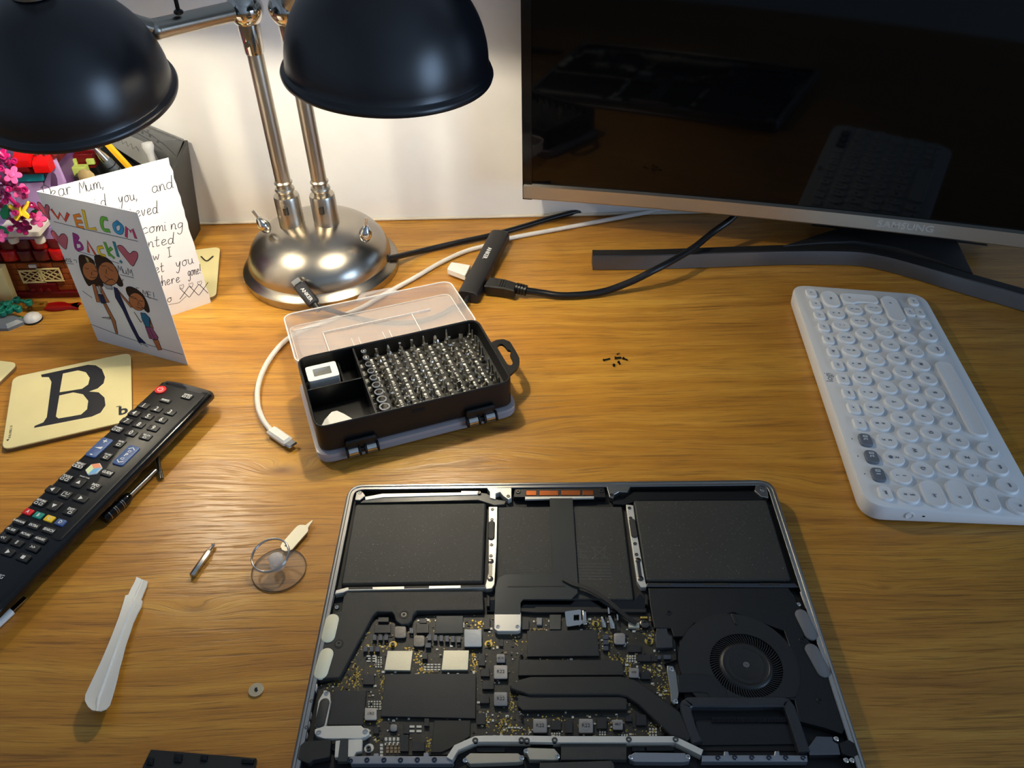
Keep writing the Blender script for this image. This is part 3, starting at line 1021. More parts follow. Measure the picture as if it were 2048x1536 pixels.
# white usb-c cable
wc = thing('white_cable', U(560, 700, 0), 'white charging cable curving from under the monitor to a plug by the case', 'cable')
pts = [U(1370, 412, .004), U(1300, 424, .0028), U(1230, 437, .0028), U(1150, 452, .0028), U(1090, 463, .0028), U(1022, 476, .0030), U(980, 489, .0030), U(930, 503, .0028), U(880, 526, .0027), U(825, 558, .0027), U(770, 588, .0027), U(720, 617, .0027), U(660, 641, .0027), U(605, 661, .0027), U(568, 684, .0027), U(537, 722, .0027), U(518, 765, .0027), U(515, 805, .0027), U(525, 838, .0028), U(543, 863, .0034)]
MB().tube(pts, .0023, 12, smooth=8).build('cable', mat('white_rubber', (226, 222, 216), .42), wc, smooth=1.2)
a, b_, c_ = U(541, 860, .0040), U(577, 884, .0045), U(590, 892, .0045)
WM = frame(a, (b_ - a) * Vector((1, 1, 0)))
pl = (b_ - a).length
m = MB(WM)
m.slab(stadium(0, 0, 0, .0026, .0022), [(0, 0), (0, 0)]) if False else None
m.box(0, -.0045, -.0030, pl, .0045, .0030, .0018)
m.build('plug', WHT, wc)
MB(WM).box(pl, -.0040, -.0012, pl + .0060, .0040, .0012, .0009).build('plug_tip', STEEL, wc)

# ================================================================ wireless keyboard
KO = Vector((.2408, .3888, 0)); KA = -.0827
KB = Matrix.Translation(KO) @ Matrix.Rotation(KA, 4, 'Z')
KW, KL, KZ0, KZ1 = .124, .279, .0165, .0088
sl = (KZ1 - KZ0) / KW
kb = thing('wireless_keyboard', KB @ Vector((KW / 2, KL / 2, 0)), 'slim white wireless keyboard with round keys lying on the right of the desk', 'keyboard')
KBW = mat('keyboard_white', (226, 226, 226), .48, bump=.03, bscale=1500)
KEYW = mat('key_white', (232, 232, 232), .42)
KEYP = mat('key_print', (120, 124, 132), .6)
KEYG = mat('key_grey', (108, 114, 124), .5)
po = rounded(rect(0, 0, KW, KL), .0165, 8)
m = MB(KB)
L = []
for d, zf in ((.003, lambda x: .0008), (.0005, lambda x: .0022), (0, lambda x: .0035 + 0 * x), (0, lambda x: KZ0 + sl * x - .0022), (.0007, lambda x: KZ0 + sl * x - .0007), (.0022, lambda x: KZ0 + sl * x)):
    L.append([(x, y, zf(x)) for x, y in inset(po, d)])
m.loops(L)
m.M = KB
m.build('keyboard_body', KBW, kb, smooth=.5)
KT = KB @ Matrix.Translation((0, 0, KZ0)) @ Matrix.Rotation(-math.atan(sl), 4, 'Y')
KTI = KT.inverted()
kn = (KT.to_3x3() @ Vector((0, 0, 1)))
def kp(x, y, up=.0015):
    (u, v), = crop(1550, 550, 2.954)((x, y))
    q = KTI @ UP(u, v, KT @ Vector((0, 0, up)), kn)
    return q.x, q.y
def key(poly, legends, mats=None, h=.0023):
    m = MB(KT)
    m.slab(poly, [(0, .0001), (0, h - .0009), (.0003, h - .0003), (.0009, h), (.0018, h - .0001), (.0035, h - .0003)])
    z = h + .00002
    for s, x, y, size in legends:
        m.text(s, size, Matrix.Translation((x, y, z - .0002)) @ Rz90, 1, extrude=.0003, bold=.00002)
    return m.build('key', mats or [KEYW, KEYP], kb, smooth=.45)
KR = .0077
rows = [
 ([(356, 228), (385, 298), (415, 372), (445, 446), (478, 525), (513, 608), (550, 695), (588, 785), (627, 878), (668, 978), (708, 1083), (755, 1190), (800, 1303)],
  ['+=', '_-', ')0', '(9', '*8', '&7', '^6', '%5', '$4', '£3', '@2', '!1', '±§']),
 ([(464, 203), (494, 273), (525, 347), (557, 422), (592, 497), (630, 578), (668, 663), (705, 753), (747, 847), (790, 940), (836, 1042), (882, 1148)],
  ['}]', '{[', 'P', 'O', 'I', 'U', 'Y', 'T', 'R', 'E', 'W', 'Q']),
 ([(575, 195), (609, 268), (643, 340), (679, 412), (718, 490), (757, 570), (796, 655), (838, 745), (880, 838), (928, 935), (973, 1035), (1025, 1140)],
  ['|\\', '"\'', ':;', 'L', 'K', 'J', 'H', 'G', 'F', 'D', 'S', 'A']),
 ([(745, 300), (780, 375), (820, 450), (862, 530), (902, 610), (945, 700), (990, 790), (1038, 880), (1090, 980), (1143, 1085), (1195, 1190)],
  ['?/', '>.', '<,', 'M', 'N', 'B', 'V', 'C', 'X', 'Z', '~`']),
]
rowx = []
for ptl, cs in rows:
    Q = [kp(*p) for p in ptl]
    xm = sum(q[0] for q in Q) / len(Q)
    n_ = len(Q)
    # evenly spaced along the row (least squares)
    im = (n_ - 1) / 2
    ym = sum(q[1] for q in Q) / n_
    sl_ = sum((i - im) * (q[1] - ym) for i, q in enumerate(Q)) / sum((i - im) ** 2 for i in range(n_))
    rowx.append((xm, ym, sl_, im))
    for i, s in enumerate(cs):
        y = ym + (i - im) * sl_
        lg = [(s, xm, y, .0042)] if len(s) == 1 else [(s[0], xm - .0026, y, .0032), (s[1], xm + .0022, y, .0036)]
        key(circ(xm, y, KR, 28), lg)
        if s in 'FJ':
            pass
pitch = -sum(r[2] for r in rowx) / 4
def yrow(r, i): return rowx[r][1] + (i - rowx[r][3]) * rowx[r][2]
# wide keys
x0_ = rowx[0][0]; key(stadium(x0_, yrow(0, -1.27), 0, .0052, KR), [('<x', x0_, yrow(0, -1.27), .0034)])
x1_ = rowx[1][0]; key(stadium(x1_, yrow(1, 12.3), 0, .0052, KR), [('->|', x1_, yrow(1, 12.45), .0030)])
x2_ = rowx[2][0]; key(stadium(x2_, yrow(2, 12.35), 0, .0052, KR), [('^', x2_, yrow(2, 12.6), .0050)])
x3_ = rowx[3][0]; key(stadium(x3_, yrow(3, 11.2), 0, .0042, KR), [('^', x3_, yrow(3, 11.3), .0050)])
key(stadium(x3_ - .0005, yrow(3, -1.45), 0, .0125, KR), [('^', x3_, yrow(3, -1.9), .0050)])
# enter: two-lobed
ex1, ex2 = x1_, x2_
key(rounded([(ex1 - KR, yrow(1, -1.35)), (ex1 - KR, yrow(1, -.55)), (ex1 + .002, yrow(1, -.50)), (ex1 + .0055, yrow(1, -.66)), (ex2 + KR, yrow(1, -.66)), (ex2 + KR, yrow(1, -1.42)), (ex1, yrow(1, -1.42))], .0060, 6), [('<', ex1, yrow(1, -1.0), .0045)])
# function row
fpts = [(210, 107), (232, 170), (262, 237), (286, 305), (313, 378), (342, 452), (372, 531), (400, 612), (434, 697), (468, 787), (503, 877), (540, 973), (577, 1075), (618, 1180), (662, 1290)]
flg = ['^', 'x', '<', '<', '>>', '>||', '<<', '#', 'oo', '*', 'o', '3', '2', '1', 'esc']
Q = [kp(*p) for p in fpts]
fx = sum(q[0] for q in Q) / len(Q)
im = 7; ym = sum(q[1] for q in Q) / 15
sl_ = sum((i - im) * (q[1] - ym) for i, q in enumerate(Q)) / sum((i - im) ** 2 for i in range(15))
for i, s in enumerate(flg):
    y = ym + (i - im) * sl_
    grey = s in '321'
    k_ = key(rounded(rect(fx - .0048, y - .0066, fx + .0048, y + .0066), .0040, 5), [(s, fx, y, .0042 if grey else .0026)] + ([('[]', fx, y + .0032, .0036)] if grey else []), [KEYG, INKW] if grey else None)
    if grey:
        tag(k_, 'grey device selection key numbered %s' % s)
        MBt = None
# bottom row
sp0, sp1 = kp(1005, 530), kp(1205, 930)
bx = sum(kp(*p)[0] for p in ((905, 360), (945, 440), (1262, 1030), (1318, 1137), (1375, 1245))) / 5
key(rounded(rect(bx - .0072, sp1[1] - .004, bx + .0072, sp0[1] + .004), .0071, 6), [])
for p, s in (((905, 360), 'opt'), ((945, 440), 'cmd'), ((1262, 1030), 'cmd'), ((1318, 1137), 'opt'), ((1375, 1245), 'ctrl'), ((1440, 1365), 'fn')):
    y = kp(*p)[1]
    key(circ(bx, y, KR, 28), [(s, bx + .0015, y, .0028)])
for p, s in (((818, 155), '>'), ((798, 218), '^'), ((855, 222), 'v'), ((892, 290), '<')):
    x, y = kp(*p)
    key(rounded(rect(x - .0043, y - .0062, x + .0043, y + .0062), .0038, 5), [(s, x, y, .0026)])
m = MB(KT)
x, y = kp(318, 605, 0)
m.text('logi', .0082, Matrix.Translation((x, y, .0001)) @ Rz90, extrude=.00006)
for p in ((455, 968), (490, 1070), (530, 1175)):
    x, y = kp(*p, 0)
    m.prism(circ(x, y, .0006, 10), 0, .0001)
m.build('lettering', KEYP, kb, smooth=0)
m = MB(KB @ Matrix.Translation((0, 0, 0)) @ Matrix.Rotation(math.pi / 2, 4, 'X'))
m.lathe([(.0030, 0), (.0030, .0006), (.0026, .0008), (.0026, .0003)], 24)
m.v = [v + (KB.to_3x3() @ Vector((.031, 0, 0))) + Vector((0, 0, .0085)) for v in m.v]
m.build('power_button', KEYW, kb)
m = MB(KB).box(.0400, -.0003, .0075, .0415, .0003, .0085)
m.build('indicator_light', mat('port_dark', (3, 3, 3), .5), kb)

# ================================================================ open laptop
LO = Vector((.0328, .4204, 0)); LA = -.015
LPM = Matrix.Translation(LO) @ Matrix.Rotation(LA, 4, 'Z')
LPI = LPM.inverted()
lap = thing('laptop', LPM @ Vector((0, -.106, 0)), 'open grey laptop lying upside down with batteries, fan and circuit board exposed', 'laptop')
ALU = mat('laptop_aluminium', (122, 124, 130), .34, .9, bump=.03, bscale=2500)
ALUB = mat('laptop_bright_edge', (176, 173, 168), .28, .95)
CAV = mat('cavity_black', (9, 9, 10), .6)
BATT = mat('battery_wrap', (45, 45, 43), .62, bump=.25, bscale=700, speck=((150, 150, 150), 1500, .735), vary=.08, vscale=30)
SPK = mat('speaker_black', (44, 43, 41), .58, bump=.3, bscale=2600)
SILV = mat('bracket_steel', (222, 216, 204), .38, .45)
PCB = mat('board_dark', (46, 42, 33), .45, bump=.2, bscale=900, vary=.3, vscale=220)
CHIP = mat('chip_black', (30, 31, 34), .42, bump=.1, bscale=1800)
FLEX = mat('flex_black', (64, 64, 60), .24, bump=.05, bscale=60)
IND = mat('inductor_grey', (138, 136, 134), .5, .2)
INDS = mat('inductor_side', (28, 28, 32), .5)
LBL = mat('dim_print', (78, 78, 76), .6)
cA = crop(590, 940, 3.4133); cB = crop(1150, 940, 3.4133)
cC = crop(560, 1180, 4.3156); cD = crop(980, 1180, 4.3156); cE = crop(1290, 1180, 4.3156)
m = MB(LPM)
m.slab(rounded(rect(-.152, -.224, .152, 0), .0125, 8), [(.0012, 0), (0, .001), (0, .0036), (.001, .0046)])
m.build('display_lid', ALU, lap, smooth=.6)
m = MB(LPM)
rng = [(.0012, .0047), (0, .0055), (0, .0122), (.0008, .0140), (.0016, .0145), (.0027, .0145), (.0030, .0137), (.0050, .0137), (.0054, .0133), (.0054, .0088)]
m.slab(rounded(rect(-.152, -.224, .152, 0), .0125, 10), rng, mis=[0, 0, 0, 0, 1, 1, 1, 0, 2, 2])
m.build('chassis', [ALU, ALUB, CAV], lap, smooth=.5)
def part(name, pts, z0, z1, m_, parent=lap, bev=.0003, r=0, label=None, smooth=.35, extra=None):
    q = px(pts, z1)
    if r: q = rounded(q, r, 4)
    mb_ = MB()
    mb_.prism(q, z0, z1, bev)
    if extra: extra(mb_)
    o = mb_.build(name, m_, parent, smooth)
    if label: o['label'] = label
    return o
ZT_ = .0145
# batteries
part('battery_cell', cA((412, 232), (1305, 222), (1283, 765), (312, 782)), .0089, .0131, BATT, r=.0022, bev=.0012, label='left battery cell')
part('battery_cell', cB((398, 205), (1308, 200), (1478, 752), (486, 757)), .0089, .0131, BATT, r=.0022, bev=.0012, label='right battery cell')
def pline(mb_, pts, wd, z=.01175):
    mb_.stroke(px(pts, z), wd, z - .0001, z + .00003, 1)
def mid_print(m):
    for k in range(6):
        y = 640 + k * 21
        pline(m, cB((18 + k * 2, y), (238 + k * 3, y + 2)), .0004)
    for k in range(3):
        pline(m, cA((1530, 655 + k * 16), (1585 + k * 40, 656 + k * 16)), .0003)
    for pts in (((110, 520), (225, 610)), ((215, 515), (115, 612)), ((130, 528), (205, 528), (198, 600), (142, 602), (130, 528)), ((8, 505), (65, 505)), ((8, 555), (85, 556)), ((20, 515), (22, 545), (50, 545)), ((20, 590), (90, 605)), ((30, 575), (70, 585))):
        pline(m, cB(*pts), .00035)
mid = part('battery_cell', [cA((1385, 250))[0], cB((322, 248))[0], cB((400, 885))[0], cA((1378, 885))[0]], .0089, .0117, [BATT, LBL], r=.0015, bev=.0008, label='middle battery cell with faint printing', extra=mid_print)
# frame between the cells
fr_l = part('battery_frame', cA((1322, 250), (1382, 250), (1378, 500), (1362, 780), (1345, 808), (1300, 812), (1300, 785), (1322, 700)), .0089, .0126, SILV, r=.0006)
fr_r = part('battery_frame', cB((348, 235), (398, 240), (425, 440), (480, 760), (495, 800), (450, 800), (425, 760), (372, 400)), .0089, .0126, SILV, r=.0006)
def screws(pts, z, r, name, par, m_=None, hole=CAV):
    for p in pts:
        q = U(*p, z)
        mb_ = MB(Matrix.Translation((q.x, q.y, z)))
        mb_.lathe([(r, -.0012), (r, .0002), (r * .85, .0004), (r * .45, .0004), (r * .40, -.0002)], 16, 0)
        mb_.build(name, m_ or DSTEEL, par, smooth=.5)
screws(cA((1348, 268), (1345, 337), (1341, 510), (1338, 585)), .0127, .0012, 'screw', fr_l)
screws(cB((372, 260), (380, 328), (410, 503), (420, 577)), .0127, .0012, 'screw', fr_r)
for c_, f in ((cA, fr_l), (cB, fr_r)):
    if c_ is cA: ctr = cA((1343, 410))[0]; top, bot = cA((1343, 365))[0], cA((1340, 460))[0]; s2 = (cA((1337, 622))[0], cA((1333, 742))[0])
    else: top, bot = cB((390, 350))[0], cB((405, 445))[0]; s2 = (cB((430, 615))[0], cB((448, 740))[0])
    a, b_ = U(*top, .0128), U(*bot, .0128)
    MB().slab(stadium((a.x + b_.x) / 2, (a.y + b_.y) / 2, (b_.x - a.x) / 2, (b_.y - a.y) / 2, .0022), [(0, .0120), (0, .0130), (.0005, .0134)]).build('rubber_pad', SPK, f)
    a, b_ = U(*s2[0], .0128), U(*s2[1], .0128)
    mb_ = MB()
    mb_.slab(stadium((a.x + b_.x) / 2, (a.y + b_.y) / 2, (b_.x - a.x) / 2, (b_.y - a.y) / 2, .0011), [(0, .0120), (0, .0128)])
    for p in (a, b_): mb_.slab(circ(p.x, p.y, .0019, 16), [(0, .012), (0, .0130), (.0004, .0132)])
    mb_.build('cable_clip', DSTEEL, f)
part('battery_frame', cA((280, 820), (355, 800), (1305, 783), (1305, 803), (360, 822), (330, 835), (272, 845)), .0089, .0132, SILV)
part('battery_frame', cB((492, 770), (1500, 772), (1530, 800), (1440, 800), (486, 796)), .0089, .0132, mat('bracket_dark', (88, 90, 96), .3, 1.0))
for a, b_ in ((365, 530), (745, 915), (1130, 1300)):
    m = MB()
    m.prism(px(cA((a, 800 - (a - 365) * .016), (b_, 797 - (a - 365) * .016), (b_, 812 - (a - 365) * .016), (a, 815 - (a - 365) * .016)), .0133), .0128, .0133)
    m.build('foam_pad', SPK, lap)
for a, b_ in ((500, 650), (880, 1060), (1260, 1400)):
    m = MB()
    m.prism(px(cB((a, 772), (b_, 772), (b_, 785), (a, 785)), .0133), .0128, .0133)
    m.build('foam_pad', SPK, lap)
# strips along the back edge
part('trim_strip', cA((470, 205), (595, 168), (1240, 160), (1250, 150), (1310, 160), (1370, 200), (1440, 210), (1430, 235), (1360, 240), (1250, 205), (440, 225)), .0089, .0128, mat('strip_dark', (52, 52, 50), .35))
part('trim_strip', cA((478, 182), (596, 160), (1134, 152), (1134, 142), (1250, 142), (1262, 160), (1240, 168), (600, 186), (480, 205)), .0100, .0134, SILV, label='bright steel strip')
part('trim_strip', cB((400, 150), (460, 150), (1235, 145), (1290, 200), (440, 205), (330, 235), (262, 232), (262, 212), (330, 200)), .0089, .0128, mat('strip_black', (16, 16, 17), .35))
part('corner_boss', cA((420, 150), (462, 150), (480, 175), (440, 205), (408, 205)), .0089, .0138, ALUB, r=.0008)
part('corner_boss', cB((1235, 100), (1310, 120), (1322, 190), (1270, 180), (1225, 140)), .0089, .0138, ALUB, r=.0008)
screws([cA((443, 155))[0], cB((1280, 135))[0]], .0138, .0015, 'screw', lap, STEEL)
# touchpad contact block with copper pads
tb_ = part('contact_block', [cA((1500, 130))[0], cB((200, 120))[0], cB((212, 185))[0], cA((1490, 185))[0]], .0089, .0132, mat('block_black', (15, 15, 16), .4), r=.0012)
COP = mat('copper_contact', (196, 110, 62), .3, 1.0)
for a, b_ in (((1052.5, 981), (1073, 990.5)), ((1079, 981), (1117, 990.5)), ((1122.5, 980.5), (1161, 990)), ((1165.5, 980.5), (1187, 989.5))):
    part('copper_contact', [a, (b_[0], a[1]), b_, (a[0], b_[1])], .0128, .0136, COP, tb_, bev=.0002)
screws([cA((1523, 148))[0], cB((180, 142))[0]], .0135, .0017, 'screw', tb_, DSTEEL)
part('contact_plate', [cA((1570, 180))[0], cB((130, 178))[0], cB((130, 190))[0], cA((1570, 200))[0]], .0120, .0134, SILV, tb_)
b1 = part('corner_bracket', cA((1300, 108), (1355, 100), (1385, 122), (1478, 120), (1478, 188), (1455, 200), (1420, 175), (1400, 150), (1370, 160), (1370, 200), (1330, 190), (1330, 150)), .0089, .0136, SILV)
b2 = part('corner_bracket', cB((215, 108), (300, 112), (320, 95), (385, 100), (360, 150), (330, 150), (300, 148), (270, 165), (262, 192), (235, 185)), .0089, .0136, ALUB)
screws(cA((1456, 178), (1257, 155)) , .0137, .0013, 'screw', b1)
screws(cB((250, 170),), .0137, .0013, 'screw', b2)
# speakers
spk = part('speaker', cC((575, 18), (1752, 8), (1757, 172), (1180, 182), (1150, 215), (1138, 265), (1100, 296), (1045, 298), (1000, 268), (985, 215), (965, 190), (835, 188), (800, 225), (520, 742), (500, 755), (335, 768), (300, 735), (310, 640), (335, 520), (372, 478), (362, 430), (385, 250), (440, 205), (525, 180), (548, 60)), .0089, .0134, SPK, bev=.0005, label='left speaker box')
screws(cC((1070, 215), (508, 466)), .0133, .0021, 'screw', spk)
for p, r in (((1070, 210), .0031), ((508, 464), .0030)):
    m = MB()
    q = U(*cC(p)[0], .0135)
    angle_ring(m, circ(q.x, q.y, r, 24), circ(q.x, q.y, r * .68, 24), .0130, .01355, 24)
    m.build('screw_well', CAV, spk)
for a, b_ in (((450, 255), (415, 400)), ((400, 552), (352, 710))):
    p, q = U(*cC(a)[0], .014), U(*cC(b_)[0], .014)
    o = MB().slab(stadium((p.x + q.x) / 2, (p.y + q.y) / 2, (q.x - p.x) / 2, (q.y - p.y) / 2, .0041), [(0, .0125), (0, .0139), (.0006, .0143)]).build('rubber_pad', mat('pad_pale', (236, 230, 200), .6), spk)
    o['label'] = 'pale rounded rubber pad'
spr = part('speaker', cB((500, 805), (1455, 803), (1490, 850), (1512, 905), (1550, 955)) + cE((1375, 410), (1400, 420), (1450, 480), (1510, 735), (1590, 745), (1730, 1200), (1700, 1240), (1560, 1190), (1330, 1130), (1290, 950), (1200, 930), (1318, 700), (1200, 350), (760, 190), (420, 290), (330, 400), (245, 400), (225, 330), (80, 325), (45, 140)), .0089, .0130, mat('speaker_right', (20, 21, 23), .45, bump=.2, bscale=2600, speck=((70, 70, 72), 1500, .745)), bev=.0004, label='right speaker box beside the fan')
screws(cE((207, 197), (1355, 432), (1510, 955)), .0130, .0018, 'screw', spr, BLK)
for a, b_ in (((1352, 212), (1436, 380)), ((1440, 512), (1545, 700))):
    p, q = U(*cE(a)[0], .0138), U(*cE(b_)[0], .0138)
    o = MB().slab(stadium((p.x + q.x) / 2, (p.y + q.y) / 2, (q.x - p.x) / 2, (q.y - p.y) / 2, .0039), [(0, .0125), (0, .0137), (.0006, .0141)]).build('rubber_pad', mat('pad_grey', (112, 113, 116), .6), spr)
m = MB()
for a, b_, c_ in ((cE((1345, 20))[0], cE((1395, 160))[0], 0), (cA((263, 860))[0], cA((240, 965))[0], 0)):
    m.tube([U(*a, .0125), U(*b_, .0125)], .0007, 8)
m.build('retaining_spring', SILV, lap)
screws([cE((1325, 125))[0], cA((285, 938))[0], cE((1497, 445))[0]], .0125, .0014, 'screw', lap, STEEL)
# fan
fan = part('fan_housing', cE((300, 400), (240, 400), (250, 300), (330, 330), (600, 900), (1290, 880), (1240, 945), (345, 945), (335, 900), (340, 740), (290, 730)), .0089, .0112, BLKM)
fc = U(*cE((806, 640))[0], .0132); fr2 = (U(*cE((1322, 640))[0], .0132) - U(*cE((290, 640))[0], .0132)).length / 2
hc = U(*cE((874, 645))[0], .0134)
FANM = mat('fan_black', (31, 31, 31), .42, bump=.1, bscale=2400)
fcy = U(*cE((800, 938))[0], .0132).y
m = MB()
angle_ring(m, [(x, max(y, fcy)) for x, y in circ(fc.x, fc.y, fr2, 96)], circ(hc.x, hc.y, .0208, 96), .0112, .0134, 96)
ed = MB()
o = m.build('fan_cover', FANM, lap, smooth=.6)
m = MB(Matrix.Translation((hc.x, hc.y, 0)))
nb_ = 76
for k in range(nb_):
    a = 2 * math.pi * k / nb_
    p = [(r_ * math.cos(a + t_), r_ * math.sin(a + t_)) for r_, t_ in ((.0155, 0), (.0180, .05), (.0206, .12))]
    m.stroke(p, .0006, .0100, .0128)
m.build('fan_blades', mat('blade_black', (26, 26, 27), .35), o)
m = MB(Matrix.Translation((hc.x, hc.y, 0)))
m.lathe([(.0158, .0095), (.0158, .0118), (.0152, .0128), (.0140, .0137), (.0133, .0139), (.0128, .0136), (.0105, .0135), (.0102, .0136), (.0098, .0135)], 64)
m.build('fan_hub', FANM, o, smooth=.8)
m = MB()
for r in (.0017, .0009):
    angle_ring(m, circ(hc.x, hc.y, r, 20), circ(hc.x, hc.y, r - .0004, 20), .0135, .01362, 20)
m.build('hub_mark', IND, o, smooth=0)
p, q = U(*cE((760, 215))[0], .0138), U(*cE((785, 280))[0], .0138)
MB().slab(stadium((p.x + q.x) / 2, (p.y + q.y) / 2, (q.x - p.x) / 2, (q.y - p.y) / 2, .0012), [(0, .0130), (0, .0138), (.0004, .0141)]).build('fan_latch', FANM, o)
part('fan_flex', cE((280, 730), (500, 722), (620, 760), (700, 860), (720, 930), (560, 930), (540, 890), (460, 880), (290, 882)), .0128, .0138, mat('fan_flex', (27, 27, 27), .35), o, r=.0005)
br_ = part('fan_bracket', cE((190, 650), (245, 655), (272, 720), (292, 890), (280, 960), (250, 990), (225, 960), (222, 900), (190, 700)), .0100, .0142, mat('fan_bracket', (150, 148, 142), .3, 1.0), r=.0008)
screws(cE((228, 685), (265, 962)), .0142, .0014, 'screw', br_, STEEL)
# duct and heat fins
part('heatsink_bay', cE((350, 990), (1200, 970), (1330, 1390), (470, 1390)), .0089, .0094, CAV)
part('heatsink_panel', cE((430, 1130), (1240, 1150), (1310, 1330), (470, 1340)), .0089, .0102, mat('panel_dark', (20, 21, 23), .4))
m = MB()
for k in range(60):
    t = k / 59
    x0, x1 = 578 + (1240 - 578) * t, 0
    m.prism(px(cE((x0, 1098), (x0 + 6, 1098), (x0 + 6, 1142), (x0, 1142)), .0112), .009, .0112)
m.build('cooling_fins', mat('fin_dark', (50, 50, 54), .35, .8), lap, smooth=0)
gk = [U(*p, .0140) for p in cE((452, 1310), (395, 1180), (350, 1010), (375, 975), (430, 962), (800, 965), (1170, 962), (1235, 990), (1275, 1080), (1380, 1395))]
gk = catmull([Vector((p.x, p.y, 0)) for p in gk], 4)
L = []
for i, p in enumerate(gk):
    t = (gk[min(i + 1, len(gk) - 1)] - gk[max(0, i - 1)]).normalized(); nn = Vector((-t.y, t.x, 0))
    w2 = .0030
    L.append([p - nn * w2 + Vector((0, 0, .0095)), p - nn * w2 + Vector((0, 0, .0134)), p - nn * (w2 - .0007) + Vector((0, 0, .0141)), p + nn * (w2 - .0007) + Vector((0, 0, .0141)), p + nn * w2 + Vector((0, 0, .0134)), p + nn * w2 + Vector((0, 0, .0095))])
MB().loops(L).build('duct_gasket', mat('gasket_rubber', (46, 48, 52), .45, bump=.4, bscale=900), lap, smooth=.5)

# ---- logic board
bp = cC((800, 245), (1060, 300), (1180, 230), (1350, 215), (1600, 215), (1850, 212)) + cD((280, 210), (900, 190), (1380, 200), (1395, 320), (1590, 330), (1610, 600), (1500, 640), (1640, 1000), (1500, 1250), (1300, 1290), (0, 1290)) + cC((1700, 1290), (1480, 1420), (840, 1430), (590, 1450), (300, 1300), (310, 1100), (330, 830), (520, 770))
q = px(bp, .0102)
m = MB().prism(q, .0089, .0102, 0, 0)
random.seed(21)
def inpoly(x, y, P):
    c_ = False
    for i in range(len(P)):
        x1, y1 = P[i]; x2, y2 = P[i - 1]
        if (y1 > y) != (y2 > y) and x < (x2 - x1) * (y - y1) / (y2 - y1) + x1: c_ = not c_
    return c_
# gold vias in the clusters the photo shows, centre px and spread
clus = [(632 + 40, 1368, 26, 12, 40), (705, 1345, 14, 14, 26), (712, 1360, 8, 26, 30), (745, 1300, 26, 10, 26), (760, 1293, 30, 5, 26), (838, 1318, 8, 18, 34), (948, 1320, 6, 24, 44), (850, 1342, 14, 4, 18),
        (760, 1440, 24, 6, 16), (765, 1380, 6, 30, 34), (955, 1250, 16, 12, 24), (815, 1298, 12, 4, 8), (1008, 1445, 16, 14, 34), (1015, 1462, 34, 6, 26), (1076, 1260, 20, 4, 18), (1024, 1405, 10, 20, 24), (975, 1440, 7, 14, 18), (858, 1488, 5, 12, 18),
        (752, 1476, 6, 8, 10), (1195, 1270, 10, 22, 44), (1222, 1283, 8, 24, 26), (1300, 1270, 30, 14, 24), (1240, 1318, 22, 8, 30), (1255, 1345, 10, 24, 34), (1310, 1340, 24, 20, 46), (1340, 1360, 16, 24, 44), (1325, 1380, 12, 16, 34), (1120, 1440, 40, 5, 22), (1230, 1450, 20, 10, 30), (1305, 1460, 8, 8, 14), (730, 1270, 8, 10, 14), (985, 1290, 10, 8, 10), (1030, 1282, 14, 12, 8), (1060, 1318, 70, 2, 6), (1180, 1242, 14, 6, 10), (870, 1245, 30, 6, 12), (820, 1320, 30, 30, 20), (730, 1345, 20, 20, 12)]
for cx_, cy_, sx_, sy_, nn_ in clus:
    for k in range(nn_):
        u, v = random.gauss(cx_, sx_ * .62), random.gauss(cy_, sy_ * .62)
        if not inpoly(u, v, bp): continue
        p = U(u, v, .0102)
        m.prism(circ(p.x, p.y, random.choice([.00035, .00045, .0006]), 6), .0101, .01025, 0, 1)
for k in range(260):
    u, v = random.uniform(640, 1390), random.uniform(1230, 1490)
    if inpoly(u, v, bp):
        p = U(u, v, .0102)
        m.prism(circ(p.x, p.y, .0003, 6), .0101, .01022, 0, 1)
for k in range(46):     # faint traces
    u, v = random.uniform(700, 1380), random.uniform(1240, 1480)
    if inpoly(u, v, bp) and inpoly(u + 14, v + 6, bp):
        m.stroke(px([(u, v), (u + random.uniform(4, 16), v), (u + 20, v + random.uniform(-8, 8))], .0102), .00025, .0101, .01022, 2)
board = m.build('logic_board', [PCB, GOLD, mat('trace', (70, 64, 50), .4)], lap, smooth=0)
def chip(pts, h, m_=CHIP, name='chip', label=None, bev=.0002, par=board):
    return part(name, pts, .0103, .0102 + h, m_, par, bev=bev, label=label, smooth=.4)
chip(cC((905, 725), (1692, 722), (1688, 1108), (868, 1090)), .0016, label='large black memory chip at left')
chip(cC((470, 870), (747, 864), (717, 1165), (412, 1165)), .0016)
chip(cD((318, 350), (925, 343), (945, 568), (322, 574)), .0018)
chip(cC((1332, 1124), (1645, 1124), (1640, 1262), (1470, 1365), (1395, 1400), (1300, 1402)), .0008, mat('tape_black', (30, 30, 28), .5))
chip(cC((1350, 222), (1580, 222), (1582, 372), (1332, 375)), .0012, FLEX, name='shield_tape')
SHD = mat('shield_can', (206, 200, 178), .40, .6, bump=.1, bscale=1500)
for p in (((928, 524), (1147, 524), (1125, 695), (900, 690)), ((1412, 520), (1632, 520), (1622, 690), (1393, 690))):
    chip(cC(*p), .0016, SHD, name='shield_can')
